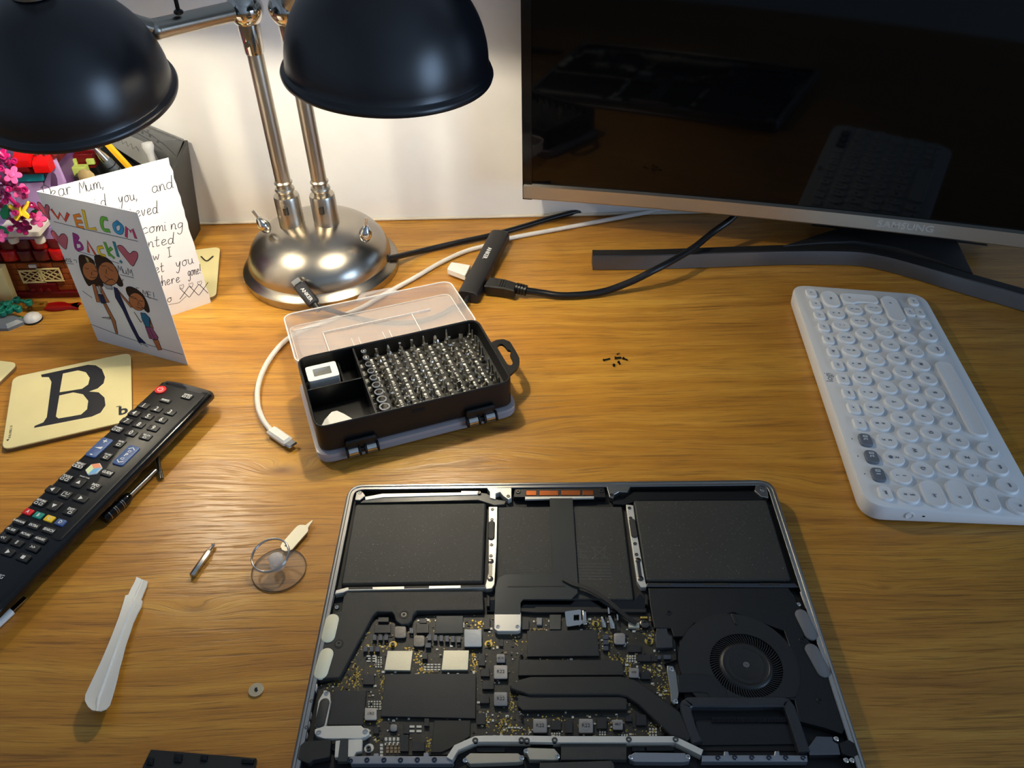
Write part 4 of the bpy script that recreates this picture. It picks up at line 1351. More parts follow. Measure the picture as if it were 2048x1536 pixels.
# plates and heat pipe
HP = mat('heat_pipe_black', (37, 36, 34), .45, bump=.12, bscale=1500)
part('heat_spreader', cD((250, 598), (1118, 604), (1148, 640), (1158, 732), (242, 738)), .0103, .0128, HP, r=.0006)
part('heat_spreader', cD((240, 905), (330, 912), (1140, 918), (1182, 940), (1180, 1030), (280, 1036), (238, 1000)), .0103, .0128, HP, r=.0010)
part('heat_pipe', cD((172, 825), (190, 800), (260, 770), (350, 745), (1130, 742), (1240, 768), (1330, 815), (1440, 900), (1640, 1050), (1740, 1270), (1700, 1300), (1560, 1250), (1400, 1100), (1280, 985), (1180, 920), (1100, 903), (335, 906), (230, 870), (175, 850)), .0112, .0140, HP, bev=.0007, r=.0012, label='black flattened heat pipe bending towards the fan')
# inductors
def sq(c_, x, y, s, h, m_=IND, name='inductor', txt=None, ry_=None, rr=.0008):
    a = s / 2; b2_ = (ry_ or s) / 2
    p = px(c_((x - a, y - b2_), (x + a, y - b2_), (x + a, y + b2_), (x - a, y + b2_)), .0102 + h)
    mb_ = MB()
    if name == 'inductor':
        mb_.slab(rounded(p, rr, 3), [(0, .0103), (0, .0102 + h - .0005), (.0002, .0102 + h - .0001), (.0005, .0102 + h)], mis=[1, 0, 0, 0])
    else:
        mb_.slab(p, [(0, .0103), (0, .0102 + h - .0002), (.0001, .0102 + h)], mis=[1, 0, 0])
    if name == 'inductor':
        c0 = U(*c_((x, y))[0], .0102 + h)
        L_ = abs(p[1][0] - p[0][0]) / 2
        angle_ring(mb_, circ(c0.x, c0.y, L_ * .62, 20), circ(c0.x, c0.y, L_ * .54, 20), .0102 + h - .0001, .01022 + h + .00005, 20, 0)
        if txt:
            mb_.text(txt, L_ * .75, Matrix.Translation((c0.x, c0.y, .01025 + h)), 1, extrude=.00006)
    return mb_.build(name, [m_, INDS], board, smooth=.5)
INDL = mat('inductor_pale', (205, 203, 198), .45)
INDT = mat('inductor_tan', (158, 145, 128), .5)
sq(cC, 1665, 412, 150, .0028, INDL)
sq(cC, 1038, 360, 100, .0022, INDT, rr=.0016); sq(cC, 1200, 437, 96, .0022, INDT, rr=.0016)
sq(cC, 782, 1068, 104, .0022, mat('inductor_warm', (190, 180, 168), .5), txt='1R0')
sq(cD, 92, 705, 118, .0024, mat('inductor_warm', (190, 180, 168), .5), txt='R22'); sq(cD, 92, 938, 118, .0024, IND, txt='R22')
sq(cD, 93, 588, 76, .0020, IND, txt='A10')
sq(cD, 1118, 418, 98, .0024, IND, rr=.0016); sq(cD, 1243, 712, 86, .0022, IND, txt='M9')
sq(cD, 432, 1170, 122, .0024, IND, txt='R22'); sq(cD, 828, 1170, 124, .0024, IND, txt='R22'); sq(cD, 1103, 1160, 88, .0024, IND, txt='4R7')
sq(cC, 980, 1187, 62, .0016, IND, rr=.0014)
# small black parts
for c_, lst in ((cC, ((885, 335, 140, 70), (893, 255, 90, 40), (1230, 330, 105, 80), (1235, 265, 60, 40), (1785, 290, 55, 95), (765, 770, 98, 90), (1742, 600, 58, 105), (1770, 710, 74, 70), (1795, 820, 100, 70), (1765, 940, 80, 72), (1737, 1110, 78, 100), (1195, 1350, 110, 80), (1072, 1320, 74, 145), (1090, 1200, 52, 80), (1265, 1140, 42, 66), (830, 1210, 48, 58), (1250, 570, 46, 50))),
                (cD, ((570, 1165, 86, 80), (680, 1180, 68, 105), (965, 1150, 86, 92), (1305, 1120, 90, 95), (1248, 505, 110, 60), (1330, 585, 120, 60), (1420, 590, 70, 50), (1345, 735, 78, 66), (1195, 1110, 58, 48), (305, 300, 60, 80), (98, 455, 34, 60)))):
    for x, y, wd, ht in lst:
        sq(c_, x, y, wd, random.uniform(.0010, .0018), CHIP, 'component', ry_=ht, rr=.0002)
# capacitor rows
for c_, lst in ((cC, [(x, 408, 34, 48) for x in (817, 867, 917)] + [(x, 408 + (x - 1290) * .07, 34, 52) for x in (1290, 1340, 1391, 1442, 1492, 1542)] + [(x, 508, 36, 44) for x in (738, 790, 840)] + [(1135, 350, 38, 46), (1280, 475, 46, 42)]),
                (cD, [(1000, y, 46, 40) for y in (405, 450, 500)] + [(1530, 578, 62, 36), (1460, 580, 30, 34)])):
    for x, y, wd, ht in lst:
        sq(c_, x, y, wd, .0020, mat('cap_grey', (74, 78, 88), .35, .3), 'capacitor', ry_=ht, rr=.0002)
# countless tiny surface parts
m = MB()
def smd(u, v, wd, ht, mi):
    p = px([(u - wd, v - ht), (u + wd, v - ht), (u + wd, v + ht), (u - wd, v + ht)], .0106)
    m.prism(p, .0102, .0106, 0, mi)
for gx, gy, nx, ny, dx_, dy_, wd, ht, mi in ((772, 1478, 4, 2, 8, 9, 2.6, 3.4, 0), (775, 1489, 4, 3, 8, 7, 2.6, 2.8, 1), (737, 1312, 2, 3, 12, 5, 4, 1.2, 0), (752, 1315, 3, 5, 5, 4.6, 1.4, 1.4, 0), (850, 1329, 5, 3, 7, 5, 2.6, 1.4, 0), (824, 1453, 2, 2, 14, 9, 5, 2.2, 0), (738, 1403, 5, 4, 5.5, 5, 1.6, 1.4, 0), (852, 1343, 9, 1, 3, 3, .9, 1.4, 1), (763, 1490, 1, 5, 3, 7, 3, 2.6, 0), (1244, 1470, 3, 3, 5, 6, 1.6, 1.8, 0), (1300, 1458, 3, 3, 6, 6, 1.8, 1.8, 0), (1104, 1467, 4, 3, 5, 5, 1.5, 1.6, 0), (1200, 1464, 3, 4, 5, 5, 1.5, 1.5, 0), (1058, 1258, 8, 2, 4.5, 5, 1.2, 1.6, 1), (1255, 1312, 4, 3, 5, 5, 1.6, 1.6, 0), (1300, 1235, 3, 2, 5, 5, 1.6, 2, 1), (1018, 1455, 5, 1, 6, 6, 2.4, 1.4, 0)):
    for a in range(nx):
        for b_ in range(ny):
            smd(gx + a * dx_, gy + b_ * dy_, wd, ht, mi)
for k in range(800):
    u, v = random.uniform(650, 1380), random.uniform(1235, 1490)
    if inpoly(u, v, bp):
        s = random.uniform(.8, 2.2)
        smd(u, v, s * random.choice([1, 1.6]), s, random.choice([0, 0, 1, 2]))
m.build('surface_mount_parts', [mat('smd_silver', (206, 202, 190), .4, .3), mat('smd_tan', (146, 124, 92), .5), CHIP], board, smooth=0)['kind'] = 'stuff'
# standoffs with gold rings
for p, r in ((cC((975, 470))[0], .0024), (cC((1800, 465))[0], .0024), (cD((912, 292))[0], .0022), (cD((1372, 440))[0], .0026), (cC((768, 1365))[0], .0026)):
    q = U(*p, .0104)
    mb_ = MB()
    mb_.prism(circ(q.x, q.y, r, 20), .0102, .0104)
    g_ = mb_.build('gold_ring', GOLD if p != cC((768, 1365))[0] else SILV, board)
    mb_ = MB(Matrix.Translation((q.x, q.y - .0006, .0104)))
    mb_.lathe([(r * .5, 0), (r * .5, .0016), (r * .22, .0016), (r * .2, .0008)], 14)
    mb_.build('standoff', DSTEEL, board, smooth=.5)
# board connectors
c1 = part('connector_cover', cD((38, 192), (268, 192), (268, 292), (262, 345), (235, 355), (65, 355), (36, 335), (36, 290)), .0103, .0136, SILV, r=.0006)
screws(cD((68, 315), (236, 315)), .0136, .0012, 'screw', c1, STEEL)
c2 = part('connector_cover', cC((300, 1200), (385, 1172), (700, 1168), (720, 1190), (765, 1195), (772, 1240), (735, 1268), (690, 1282), (380, 1282), (320, 1262), (298, 1235)), .0103, .0136, SILV, r=.0008)
screws(cC((333, 1230), (735, 1222)), .0136, .0014, 'screw', c2, STEEL)
part('connector_clip', cC((478, 1300), (680, 1280), (712, 1290), (706, 1390), (655, 1400), (640, 1440), (470, 1445)), .0100, .0132, SILV, r=.0006)
part('ribbon', cC((520, 1285), (590, 1283), (585, 1480), (495, 1480)), .0110, .0137, FLEX)
part('hinge_cap', cC((175, 1340), (215, 1305), (440, 1290), (430, 1440), (280, 1470), (250, 1500), (150, 1460)), .0100, .0140, BLKM, r=.0015)
sc_ = part('socket_shell', cC((385, 865), (430, 880), (432, 930), (438, 960), (400, 1165), (380, 1190), (320, 1190), (300, 1165), (330, 960), (345, 930)), .0100, .0130, SILV, r=.0010)
a, b_ = U(*cC((385, 975))[0], .0134), U(*cC((345, 1145))[0], .0134)
MB().slab(stadium((a.x + b_.x) / 2, (a.y + b_.y) / 2, (b_.x - a.x) / 2, (b_.y - a.y) / 2, .0028), [(0, .0128), (0, .0136), (.0004, .0138)]).build('rubber_pad', SPK, sc_)
screws(cC((400, 892),), .0131, .0013, 'screw', sc_, STEEL)
m = MB()
for p in ((300, 800), (275, 880), (250, 1040), (235, 1120), (215, 1215), (200, 1280)):
    pts = cC((p[0] - 8, p[1]), (p[0] + 22, p[1] + 10), (p[0] + 8, p[1] + 70), (p[0] - 22, p[1] + 62))
    m.prism(rounded(px(pts, .0134), .0004, 2), .0100, .0134, .0003)
mt_ = m.build('port_mount', SILV, lap)
screws(cC((272, 960), (228, 1188)), .0134, .0011, 'screw', mt_)
# battery connector clip and lever
m = MB()
p0, p1 = U(*cD((640, 240))[0], .0125), U(*cD((835, 240))[0], .0125)
angle_ring(m, rounded(px(cD((645, 185), (785, 168), (790, 298), (662, 318)), .0135), .0008, 3), px(cD((722, 215), (770, 212), (770, 262), (722, 264)), .0135), .0118, .0135, 60)
m.prism(rounded(px(cD((795, 172), (832, 168), (838, 290), (815, 300), (800, 290)), .0138), .0005, 2), .0110, .0138, .0004)
m.prism(px(cD((770, 260), (800, 260), (805, 290), (772, 292)), .0128), .0115, .0128)
m.build('battery_clip', CHROME, lap)
part('battery_tape', cD((512, 210), (615, 210), (612, 340), (515, 340)), .0103, .0116, mat('tape_grey', (66, 66, 62), .45))
m = MB()
m.prism(px(cD((1015, 140), (1028, 140), (1034, 205), (1020, 205)), .0132), .010, .0132)
m.prism(px(cD((1086, 140), (1098, 140), (1108, 258), (1098, 262)), .0132), .010, .0132)
m.prism(rounded(px(cD((1018, 215), (1075, 215), (1080, 330), (1040, 330)), .0128), .0008, 3), .0103, .0128, .0004)
m.prism(rounded(px(cD((955, 225), (1000, 225), (1005, 320), (970, 320)), .0124), .0008, 3), .0103, .0124, .0004)
m.build('solder_clip', CHROME, board)
screws(cD((1336, 290),), .0120, .0030, 'screw', lap, DSTEEL)
part('component', cD((1195, 275), (1290, 280), (1290, 325), (1195, 322)), .0103, .0120, SHD, board)
part('component', cD((1298, 225), (1362, 225), (1362, 245), (1298, 245)), .0103, .0112, GOLD, board)
part('component', cD((402, 235), (450, 238), (448, 300), (404, 300)), .0103, .0116, IND, board)
for x, y in ((270, 580), (1105, 570), (272, 1095), (1477, 840), (1476, 1200)):
    q = U(*cD((x, y))[0], .0103)
    MB(Matrix.Translation((q.x, q.y, .0103))).lathe([(.0014, 0), (.0010, .0008), (.0003, .0034)], 8).build('spring_post', CHROME, board)
part('fan_connector', cE((100, 330), (190, 330), (200, 380), (235, 400), (240, 495), (100, 500), (88, 420)), .0103, .0128, mat('connector_dark', (52, 53, 56), .4), board)
# dark bar and rail between batteries and board
part('battery_rail', cD((262, 155), (385, 155), (395, 143), (940, 145), (960, 160), (1350, 165), (1350, 190), (380, 195), (262, 185)), .0095, .0124, BLKM)
part('battery_tray_edge', [cA((1385, 890))[0], cB((400, 890))[0], cB((440, 840))[0], cB((490, 900))[0], cB((490, 955))[0], cA((1310, 968))[0], cA((1310, 880))[0]], .0089, .0108, BLKG)
part('latch', cA((1310, 850), (1330, 860), (1330, 930), (1308, 930)), .0095, .0130, BLKM)
part('latch', cB((478, 845), (495, 848), (500, 920), (480, 915)), .0095, .0130, BLKM)
# flat flex from the touchpad block, and the thin sensor lead
fx_ = cA((1738, 192), (1895, 192), (1932, 780), (1928, 840), (1885, 882), (1558, 882), (1540, 905), (1540, 985), (1362, 985), (1368, 800), (1385, 740), (1432, 712), (1768, 712), (1756, 600))
flex = part('flex_cable', fx_, .0132, .0137, FLEX, r=.0008, bev=.0001, label='wide dark L-shaped flexible ribbon cable')
m = MB()
m.stroke(px(cA((1455, 795), (1840, 792)), .0138), .0010, .0136, .01385)
m.build('slot', CAV, flex)
m = MB()
pts = [U(*p, zz) for p, zz in zip(cB((-80, 745), (-10, 780), (60, 800), (150, 845), (230, 900), (300, 960), (360, 1010), (420, 1048)), (.0142, .0145, .0146, .0148, .0146, .0142, .0134, .0126))]
P_ = catmull(pts, 6); L = []
for i, p in enumerate(P_):
    t = (P_[min(i + 1, len(P_) - 1)] - P_[max(0, i - 1)]); t.z = 0; t.normalize(); nn = Vector((-t.y, t.x, 0)) * .0014
    L.append([p - nn, p + nn, p + nn + Vector((0, 0, .0006)), p - nn + Vector((0, 0, .0006))])
MB().loops(L).build('sensor_lead', BLKM, lap)
# ---- hinge side: perforated bars, raised bracket, covers
HB = mat('hinge_rail', (150, 152, 158), .36, .7)
for pts, sc in ((cC((590, 1452), (640, 1432), (805, 1430), (810, 1408), (850, 1408), (858, 1430), (1235, 1432), (1240, 1402), (1282, 1402), (1290, 1432), (1470, 1432), (1500, 1480), (1490, 1500), (610, 1500)), cC((607, 1475), (750, 1468), (897, 1468), (1040, 1468), (1185, 1466), (1332, 1465))),
                (cE((490, 1425), (680, 1425), (682, 1390), (718, 1390), (728, 1422), (1115, 1422), (1120, 1388), (1158, 1388), (1165, 1422), (1400, 1425), (1405, 1480), (490, 1480)), cE((630, 1448), (775, 1445), (922, 1445), (1070, 1447), (1215, 1447), (1365, 1447)))):
    h_ = part('hinge_rail', pts, .0095, .0136, HB, bev=.0004)
    screws(sc, .0137, .0014, 'screw', h_, mat('screw_blue_steel', (70, 74, 84), .25, 1.0))
def band(pts_px, wd, z0, z1, name, m_):
    P = [U(*p, z1) for p in pts_px]
    mb_ = MB()
    mb_.stroke([(p.x, p.y) for p in P], wd, z0, z1)
    return mb_.build(name, m_, lap, smooth=.3)
rb = band([cC((1470, 1440))[0], cC((1520, 1360))[0], cC((1690, 1285))[0]] + cD((-40, 1282), (230, 1282), (600, 1288), (1180, 1288), (1590, 1288), (1640, 1310), (1815, 1395)), .0034, .0095, .0145, 'hinge_bracket', SILV)
screws([cC((1685, 1298))[0]] + cD((272, 1295), (318, 1300), (558, 1295), (1198, 1290), (1602, 1290)), .0145, .0016, 'screw', rb)
part('hinge_cavity', [cC((1540, 1400))[0], cC((1700, 1330))[0], cD((1600, 1330))[0], cD((1780, 1420))[0], cD((1800, 1600))[0], cC((1480, 1600))[0]], .0089, .0096, CAV)
for pts, m_, zz in ((cC((1600, 1440), (1640, 1408)) + cD((240, 1408), (290, 1440), (285, 1475), (240, 1485)) + cC((1640, 1500), (1610, 1480)), mat('cover_warm', (186, 178, 160), .38, .6), .0135),
                    (cD((295, 1375), (330, 1360), (555, 1368), (600, 1420), (590, 1460), (540, 1465), (340, 1462), (320, 1415), (290, 1405)), mat('cover_warm', (186, 178, 160), .38, .6), .0138),
                    (cD((1195, 1435), (1250, 1400), (1680, 1405), (1730, 1445), (1720, 1475), (1660, 1485), (1250, 1482), (1205, 1465)), HB, .0138)):
    part('hinge_cover', pts, .0097, zz, m_, r=.0006)
screws([cC((1598, 1470))[0]] + cD((275, 1448), (310, 1390), (582, 1435), (1213, 1443), (1708, 1440)), .0138, .0013, 'screw', lap, STEEL)
part('antenna_module', cD((612, 1325), (1178, 1325), (1180, 1462), (612, 1465)), .0097, .0132, mat('module_grey', (54, 53, 50), .6, bump=.3, bscale=1500))
for pts in (cD((1225, 1352), (1335, 1355), (1335, 1390), (1225, 1390)), cD((1350, 1350), (1590, 1350), (1590, 1385), (1350, 1388)), cC((1690, 1360), (1940, 1360), (1940, 1398), (1700, 1398)), cD((345, 1275), (545, 1275), (545, 1335), (350, 1340))):
    part('antenna_block', pts, .0097, .0118, mat('panel_dark', (20, 21, 23), .4))
part('antenna_cover', cD((430, 1490), (1045, 1472), (1070, 1500), (1080, 1600), (420, 1600)), .0097, .0134, mat('module_grey', (54, 53, 50), .6))
part('side_bracket', cE((1400, 1370), (1480, 1260), (1620, 1265), (1625, 1300), (1670, 1330), (1690, 1420), (1420, 1425)), .0095, .0132, mat('bracket_grey', (104, 106, 112), .35, .9), r=.0006)
part('hinge_cap', cE((1680, 1320), (1760, 1290), (1820, 1330), (1840, 1420), (1800, 1440), (1700, 1410)), .0095, .0140, BLKM, r=.001)
screws(cE((1650, 1285), (1735, 1470), (1785, 1470)), .0132, .0014, 'screw', lap, CHROME)

# ================================================================ remote control
cR = crop(0, 750, 3.134)
RZ = .0200
rt0, rt1 = U(*cR((1045, 12))[0], RZ), U(*cR((1330, 78))[0], RZ - .001)   # far end corners
rl1 = U(*cR((0, 985))[0], RZ)
ylen = (rl1 - rt0); ylen.z = 0; ylen.normalize()               # direction along the remote towards its near end
RX = Vector((-ylen.y, ylen.x, 0))                                # across, left to right when reading
if RX.x < 0: RX = -RX
RW = abs((rt1 - rt0).dot(RX)) + .0066
RL = .238
RM = frame(Vector((rt0.x, rt0.y, 0)) - RX * .0022, RX)                                # local +y = away from the near end
RI = RM.inverted()
rem = thing('remote_control', RM @ Vector((RW / 2, -RL / 2, 0)), 'long black television remote control with white, red and blue buttons overlapping the lettered coaster', 'remote control')
def rsec(w0, w1, zb, zt, y, k=1.0, crown=.0012):
    """cross-section loop"""
    pts = []
    n = 8
    c_ = (w0 + w1) / 2; h = (w1 - w0) / 2 * k
    for i in range(n + 1):
        t = -1 + 2 * i / n
        pts.append((c_ + h * .90 * t, y, zt - crown * t * t))
    pts += [(c_ + h * .97, y, zt - .0024), (c_ + h, y, zt - .0045), (c_ + h * .98, y, zt - .0075), (c_ + h * .70, y, zb + .001), (c_ + h * .55, y, zb), (c_ - h * .55, y, zb), (c_ - h * .70, y, zb + .001), (c_ - h * .98, y, zt - .0075), (c_ - h, y, zt - .0045), (c_ - h * .97, y, zt - .0024)]
    return pts
m = MB(RM)
L = []
for y, k, dz_ in ((0.0012, .80, -.0040), (0, .88, -.0025), (-.002, .95, -.0012), (-.006, 1, 0), (-.05, 1, 0), (-.12, 1, 0), (-.22, 1, 0), (-RL + .004, .97, -.001), (-RL, .85, -.004)):
    L.append(rsec(0, RW, .0070, RZ + dz_, y, k))
m.loops(L)
m.build('remote_body', mat('remote_gloss', (9, 9, 10), .18, coat=.3), rem, smooth=.7)
m = MB(RM)
m.slab(rounded(rect(.0035, -.168, RW - .0035, -.008), .003, 4), [(0, RZ - .0018), (0, RZ - .0004), (.0006, RZ)])
m.build('face_plate', mat('remote_face', (17, 17, 19), .45), rem)
RKEY = mat('remote_key', (22, 22, 24), .5)
def rp(x, y, up=.001):
    (u, v), = cR((x, y))
    q = RI @ U(u, v, RZ + up)
    return q.x, q.y
def rkey(x, y, wd, ht, s='', size=.0042, m_=RKEY, ink=INKW, shape='r', lab=None, sub_=None, top=.0012, rr=.001, skew=0, xy=None):
    a, b_ = rp(x, y) if xy is None else xy
    mb_ = MB(RM)
    if shape == 'c': po_ = circ(a, b_, wd / 2, 28)
    else: po_ = rounded([(a - wd / 2, b_ - ht / 2), (a + wd / 2, b_ - ht / 2), (a + wd / 2, b_ + ht / 2), (a - wd / 2, b_ + ht / 2)], rr, 3)
    mb_.slab(po_, [(0, RZ - .0002), (0, RZ + top - .0004), (.0002, RZ + top - .0001), (.0006, RZ + top)])
    z_ = RZ + top + .00001
    if s: mb_.text(s, size, Matrix.Translation((a, b_ + (ht * .22 if sub_ else 0), z_)) @ Matrix.Diagonal((.85, 1, 1, 1)), 1, extrude=.00006, bold=.00006)
    if sub_:
        for dx_ in sub_:
            angle_ring(mb_, rounded(rect(a + dx_ - .0014, b_ - ht * .36, a + dx_ + .0014, b_ - ht * .02), .0003, 2), rect(a + dx_ - .0010, b_ - ht * .29, a + dx_ + .0010, b_ - ht * .08), z_ - .00006, z_ + .00006, 24, 1)
    o = mb_.build('button', [m_, ink], rem, smooth=.4)
    if lab: o['label'] = lab
    return o, a, b_, z_
o, a, b_, z_ = rkey(1005, 90, .0092, .0092, '', shape='c', m_=mat('red_button', (205, 28, 32), .4), lab='round red power button')
m = MB(RM)
m.stroke([(a + .0021 * math.sin(t), b_ + .0021 * math.cos(t)) for t in [.6 + k * (2 * math.pi - 1.2) / 14 for k in range(15)]], .0005, z_ - .0001, z_ + .00008)
m.stroke([(a, b_ + .0026), (a, b_ + .0006)], .0005, z_ - .0001, z_ + .00008)
m.build('power_symbol', INKW, o, smooth=0)
rkey(1172, 132, .0095, .0060, 'SOURCE', .0022, sub_=(-.002, .002))
rkey(1036, 158, .0095, .0044, 'SPORTS', .0024)
for (x, y), s in zip(((900, 190), (980, 212), (1065, 232), (840, 238), (925, 258), (1010, 280), (790, 287), (870, 310), (960, 332), (820, 362)), '1234567890'):
    rkey(x, y, .0092, .0058, s, .0062)
rkey(733, 338, .0095, .0060, 'TTX/MIX', .0022, sub_=(-.002, .002))
rkey(912, 385, .0095, .0060, 'PRE-CH', .0022, sub_=(0,))
BLU = mat('blue_button', (62, 88, 138), .45)
o, a, b_, z_ = rkey(620, 453, .0098, .0205, '', m_=BLU, rr=.002, lab='long slate blue volume button')
m = MB(RM)
m.text('+', .0070, Matrix.Translation((a, b_ + .0065, z_)), extrude=.0001, bold=.0001)
m.text('-', .0080, Matrix.Translation((a, b_ - .0075, z_)), extrude=.0001, bold=.0001)
m.prism([(a - .0028, b_ - .0012), (a + .0028, b_ - .0012), (a + .0028, b_ + .0012)], z_ - .0001, z_ + .0001)
m.build('volume_symbol', INKW, o, smooth=0)
o, a, b_, z_ = rkey(790, 502, .0098, .0205, '', m_=BLU, rr=.002, lab='long slate blue programme button')
m = MB(RM)
m.stroke([(a - .0026, b_ + .0062), (a, b_ + .0080), (a + .0026, b_ + .0062)], .0008, z_ - .0001, z_ + .0001)
m.stroke([(a - .0026, b_ - .0062), (a, b_ - .0080), (a + .0026, b_ - .0062)], .0008, z_ - .0001, z_ + .0001)
m.text('P', .0046, Matrix.Translation((a, b_, z_)), extrude=.0001, bold=.0001)
for s in (.0040, -.0040):
    angle_ring(m, rect(a - .0013, b_ + s - .0010, a + .0013, b_ + s + .0010), rect(a - .0009, b_ + s - .0006, a + .0009, b_ + s + .0006), z_ - .0001, z_ + .0001, 16)
m.build('programme_symbol', INKW, o, smooth=0)
rkey(750, 428, .0072, .0078, 'MUTE', .0021, sub_=(0,)); rkey(668, 508, .0072, .0070, 'CH LIST', .0019, sub_=(0,))
rkey(494, 565, .0090, .0068, 'MENU', .0030, sub_=(-.0028, 0, .0028)); rkey(672, 612, .0092, .0060, 'GUIDE', .0034)
rkey(412, 645, .0090, .0068, 'TOOLS', .0030, sub_=(-.002, .002)); rkey(590, 700, .0088, .0068, 'INFO', .0030, sub_=(0,))
# faceted cube emblem button
a, b_ = rp(588, 588)
hexp = [(a + .0058 * math.sin(math.pi / 3 * i), b_ + .0062 * math.cos(math.pi / 3 * i)) for i in range(6)]
m = MB(RM); m.slab(rounded(hexp, .0008, 2), [(0, RZ - .0002), (0, RZ + .0010), (.0003, RZ + .0012)])
o = m.build('button', mat('cube_base', (225, 228, 226), .4), rem); o['label'] = 'pale hexagonal menu button with a faceted cube'
z_ = RZ + .00122
for k, c_ in ((0, (236, 150, 112)), (1, (116, 176, 222)), (2, (214, 226, 176))):
    f0 = [(a, b_)] + [(a + (hexp[(2 * k + j - 1) % 6][0] - a) * .92, b_ + (hexp[(2 * k + j - 1) % 6][1] - b_) * .92) for j in range(3)]
    MB(RM).prism(f0, z_, z_ + .00006).build('cube_facet', mat('facet_%d' % k, c_, .45), o)
m = MB(RM); x, y = rp(530, 640, 0); m.text('SMART HUB', .0016, Matrix.Translation((x, y, RZ)), extrude=.00006); m.build('lettering', INKW, rem, smooth=0)
# direction pad
def tri(x, y, ang_, mb_, z_): mb_.prism([(x + .0020 * math.cos(ang_ + t), y + .0020 * math.sin(ang_ + t)) for t in (0, 2.1, 4.2)], z_ - .0001, z_ + .0001, 0, 1)
for (x, y), ang_, wd, ht in (((492, 675), math.pi / 2, .0086, .0085), ((330, 717), math.pi, .0105, .0062), ((505, 772), 0, .0105, .0062), ((340, 818), -math.pi / 2, .0086, .0085)):
    a, b_ = rp(x, y); mb_ = MB(RM)
    mb_.slab(rounded(rect(a - wd / 2, b_ - ht / 2, a + wd / 2, b_ + ht / 2), .0012, 3), [(0, RZ - .0002), (0, RZ + .0009), (.0006, RZ + .0013)])
    tri(a, b_, ang_, mb_, RZ + .0013)
    mb_.build('button', [RKEY, INKW], rem, smooth=.4)
o, a, b_, z_ = rkey(410, 748, .0085, .0066)
m = MB(RM)
m.stroke([(a + .0006, b_ + .0016), (a - .0024, b_ + .0016), (a - .0024, b_ - .0016), (a + .0018, b_ - .0016)], .00045, z_ - .0001, z_ + .0001)
m.stroke([(a + .0024, b_ + .0018), (a + .0024, b_ + .0002), (a - .0006, b_ + .0002), (a + .0004, b_ + .0010)], .00045, z_ - .0001, z_ + .0001)
m.build('enter_symbol', INKW, o, smooth=0)
rkey(250, 797, .0090, .0066, 'RETURN', .0024, sub_=(-.002, .002)); rkey(436, 852, .0085, .0066, 'EXIT', .0030, sub_=(.0014,))
for (x, y), s, c_, nm in (((175, 856), 'A', (200, 32, 38), 'red'), ((240, 878), 'B', (28, 130, 118), 'green'), ((309, 899), 'C', (222, 184, 40), 'yellow'), ((378, 922), 'D', (36, 66, 176), 'blue')):
    rkey(x, y, .0072, .0052, s, .0038, m_=mat(nm + '_button', c_, .4), lab='small %s button lettered %s' % (nm, s))
for (x, y), s in (((122, 918), 'E-MANUAL'), ((210, 944), 'EXTRA'), ((305, 972), 'SEARCH'), ((70, 968), 'PIC SIZE'), ((160, 998), 'PICTURE'), ((252, 1028), 'AD/SUBT.')):
    rkey(x, y, .0092, .0050, s, .0023 if len(s) > 6 else .0028)
for (x, y), s in (((18, 1020), '<<'), ((105, 1050), 'II'), ((205, 1080), '>>')):
    rkey(x, y, .0092, .0054, s, .0040)
o, a, b_, z_ = rkey(48, 1108, .0092, .0056); mm_ = MB(RM); tri(a, b_, 0, mm_, z_); mm_.mi = [0] * len(mm_.mi); mm_.build('play_symbol', INKW, o, smooth=0)
o, a, b_, z_ = rkey(145, 1142, .0092, .0056); MB(RM).box(a - .0013, b_ - .0013, z_ - .0001, a + .0013, b_ + .0013, z_ + .0001).build('stop_symbol', INKW, o, smooth=0)
x, y = rp(22, 1268, 0)
m = MB(RM); m.text('SAMSUNG', .0042, Matrix.Translation((x - .0094, y - .0002, RZ + .0001)), extrude=.00006, bold=.0001); m.build('brand_lettering', mat('logo_grey', (170, 170, 172), .5), rem, smooth=0)

# ================================================================ coasters
CREAM = mat('coaster_cream', (226, 214, 160), .42, vary=.04, vscale=25)
CORK = mat('coaster_cork', (120, 92, 58), .8, bump=.3, bscale=600)
def coaster(name, cen, a, label, rot=0, z0=0.0):
    t = thing(name, Vector((cen[0], cen[1], z0)), label, 'coaster')
    M = Matrix.Translation((cen[0], cen[1], z0)) @ Matrix.Rotation(a, 4, 'Z')
    po_ = rounded(rect(-.048, -.048, .048, .048), .0075, 6)
    MB(M).slab(po_, [(.0003, 0), (0, .0004), (0, .0030)]).build('cork_base', CORK, t)
    top = MB(M).slab(po_, [(0, .0031), (0, .0040), (.0004, .0043)]).build('printed_top', CREAM, t)
    return t, M, top
tl, tr_ = U(38, 748, .004), U(273, 699, .004)
ca = math.atan2(tr_.y - tl.y, tr_.x - tl.x)
cen = (U(141, 796, .004))
cb, CM, ctop = coaster('coaster', (cen.x, cen.y), ca, 'cream coaster printed with a large black capital B lying under the remote')
CI = CM.inverted()
cc_ = crop(0, 680, 2.56)
def cl_(pts): return [((CI @ U(*p, .0043)).x, (CI @ U(*p, .0043)).y) for p in cc_(*pts)]
B0 = [(210, 178), (450, 127), (490, 130), (522, 150), (538, 190), (530, 222), (500, 248), (455, 264), (505, 268), (535, 295), (540, 335), (515, 372), (470, 392), (400, 406), (174, 450), (178, 440), (222, 422), (240, 395), (264, 215), (250, 190), (214, 190)]
def sm(P, keep): # smooth only bowls
    return P
B1 = [(322, 172), (400, 155), (440, 165), (460, 195), (452, 228), (420, 250), (345, 262), (305, 268)]
B2 = [(304, 284), (375, 268), (425, 278), (452, 312), (446, 355), (415, 382), (360, 392), (300, 402), (286, 392)]
vs, fs = filled([cl_(B0), cl_(B1)[::-1], cl_(B2)[::-1]], .00005)
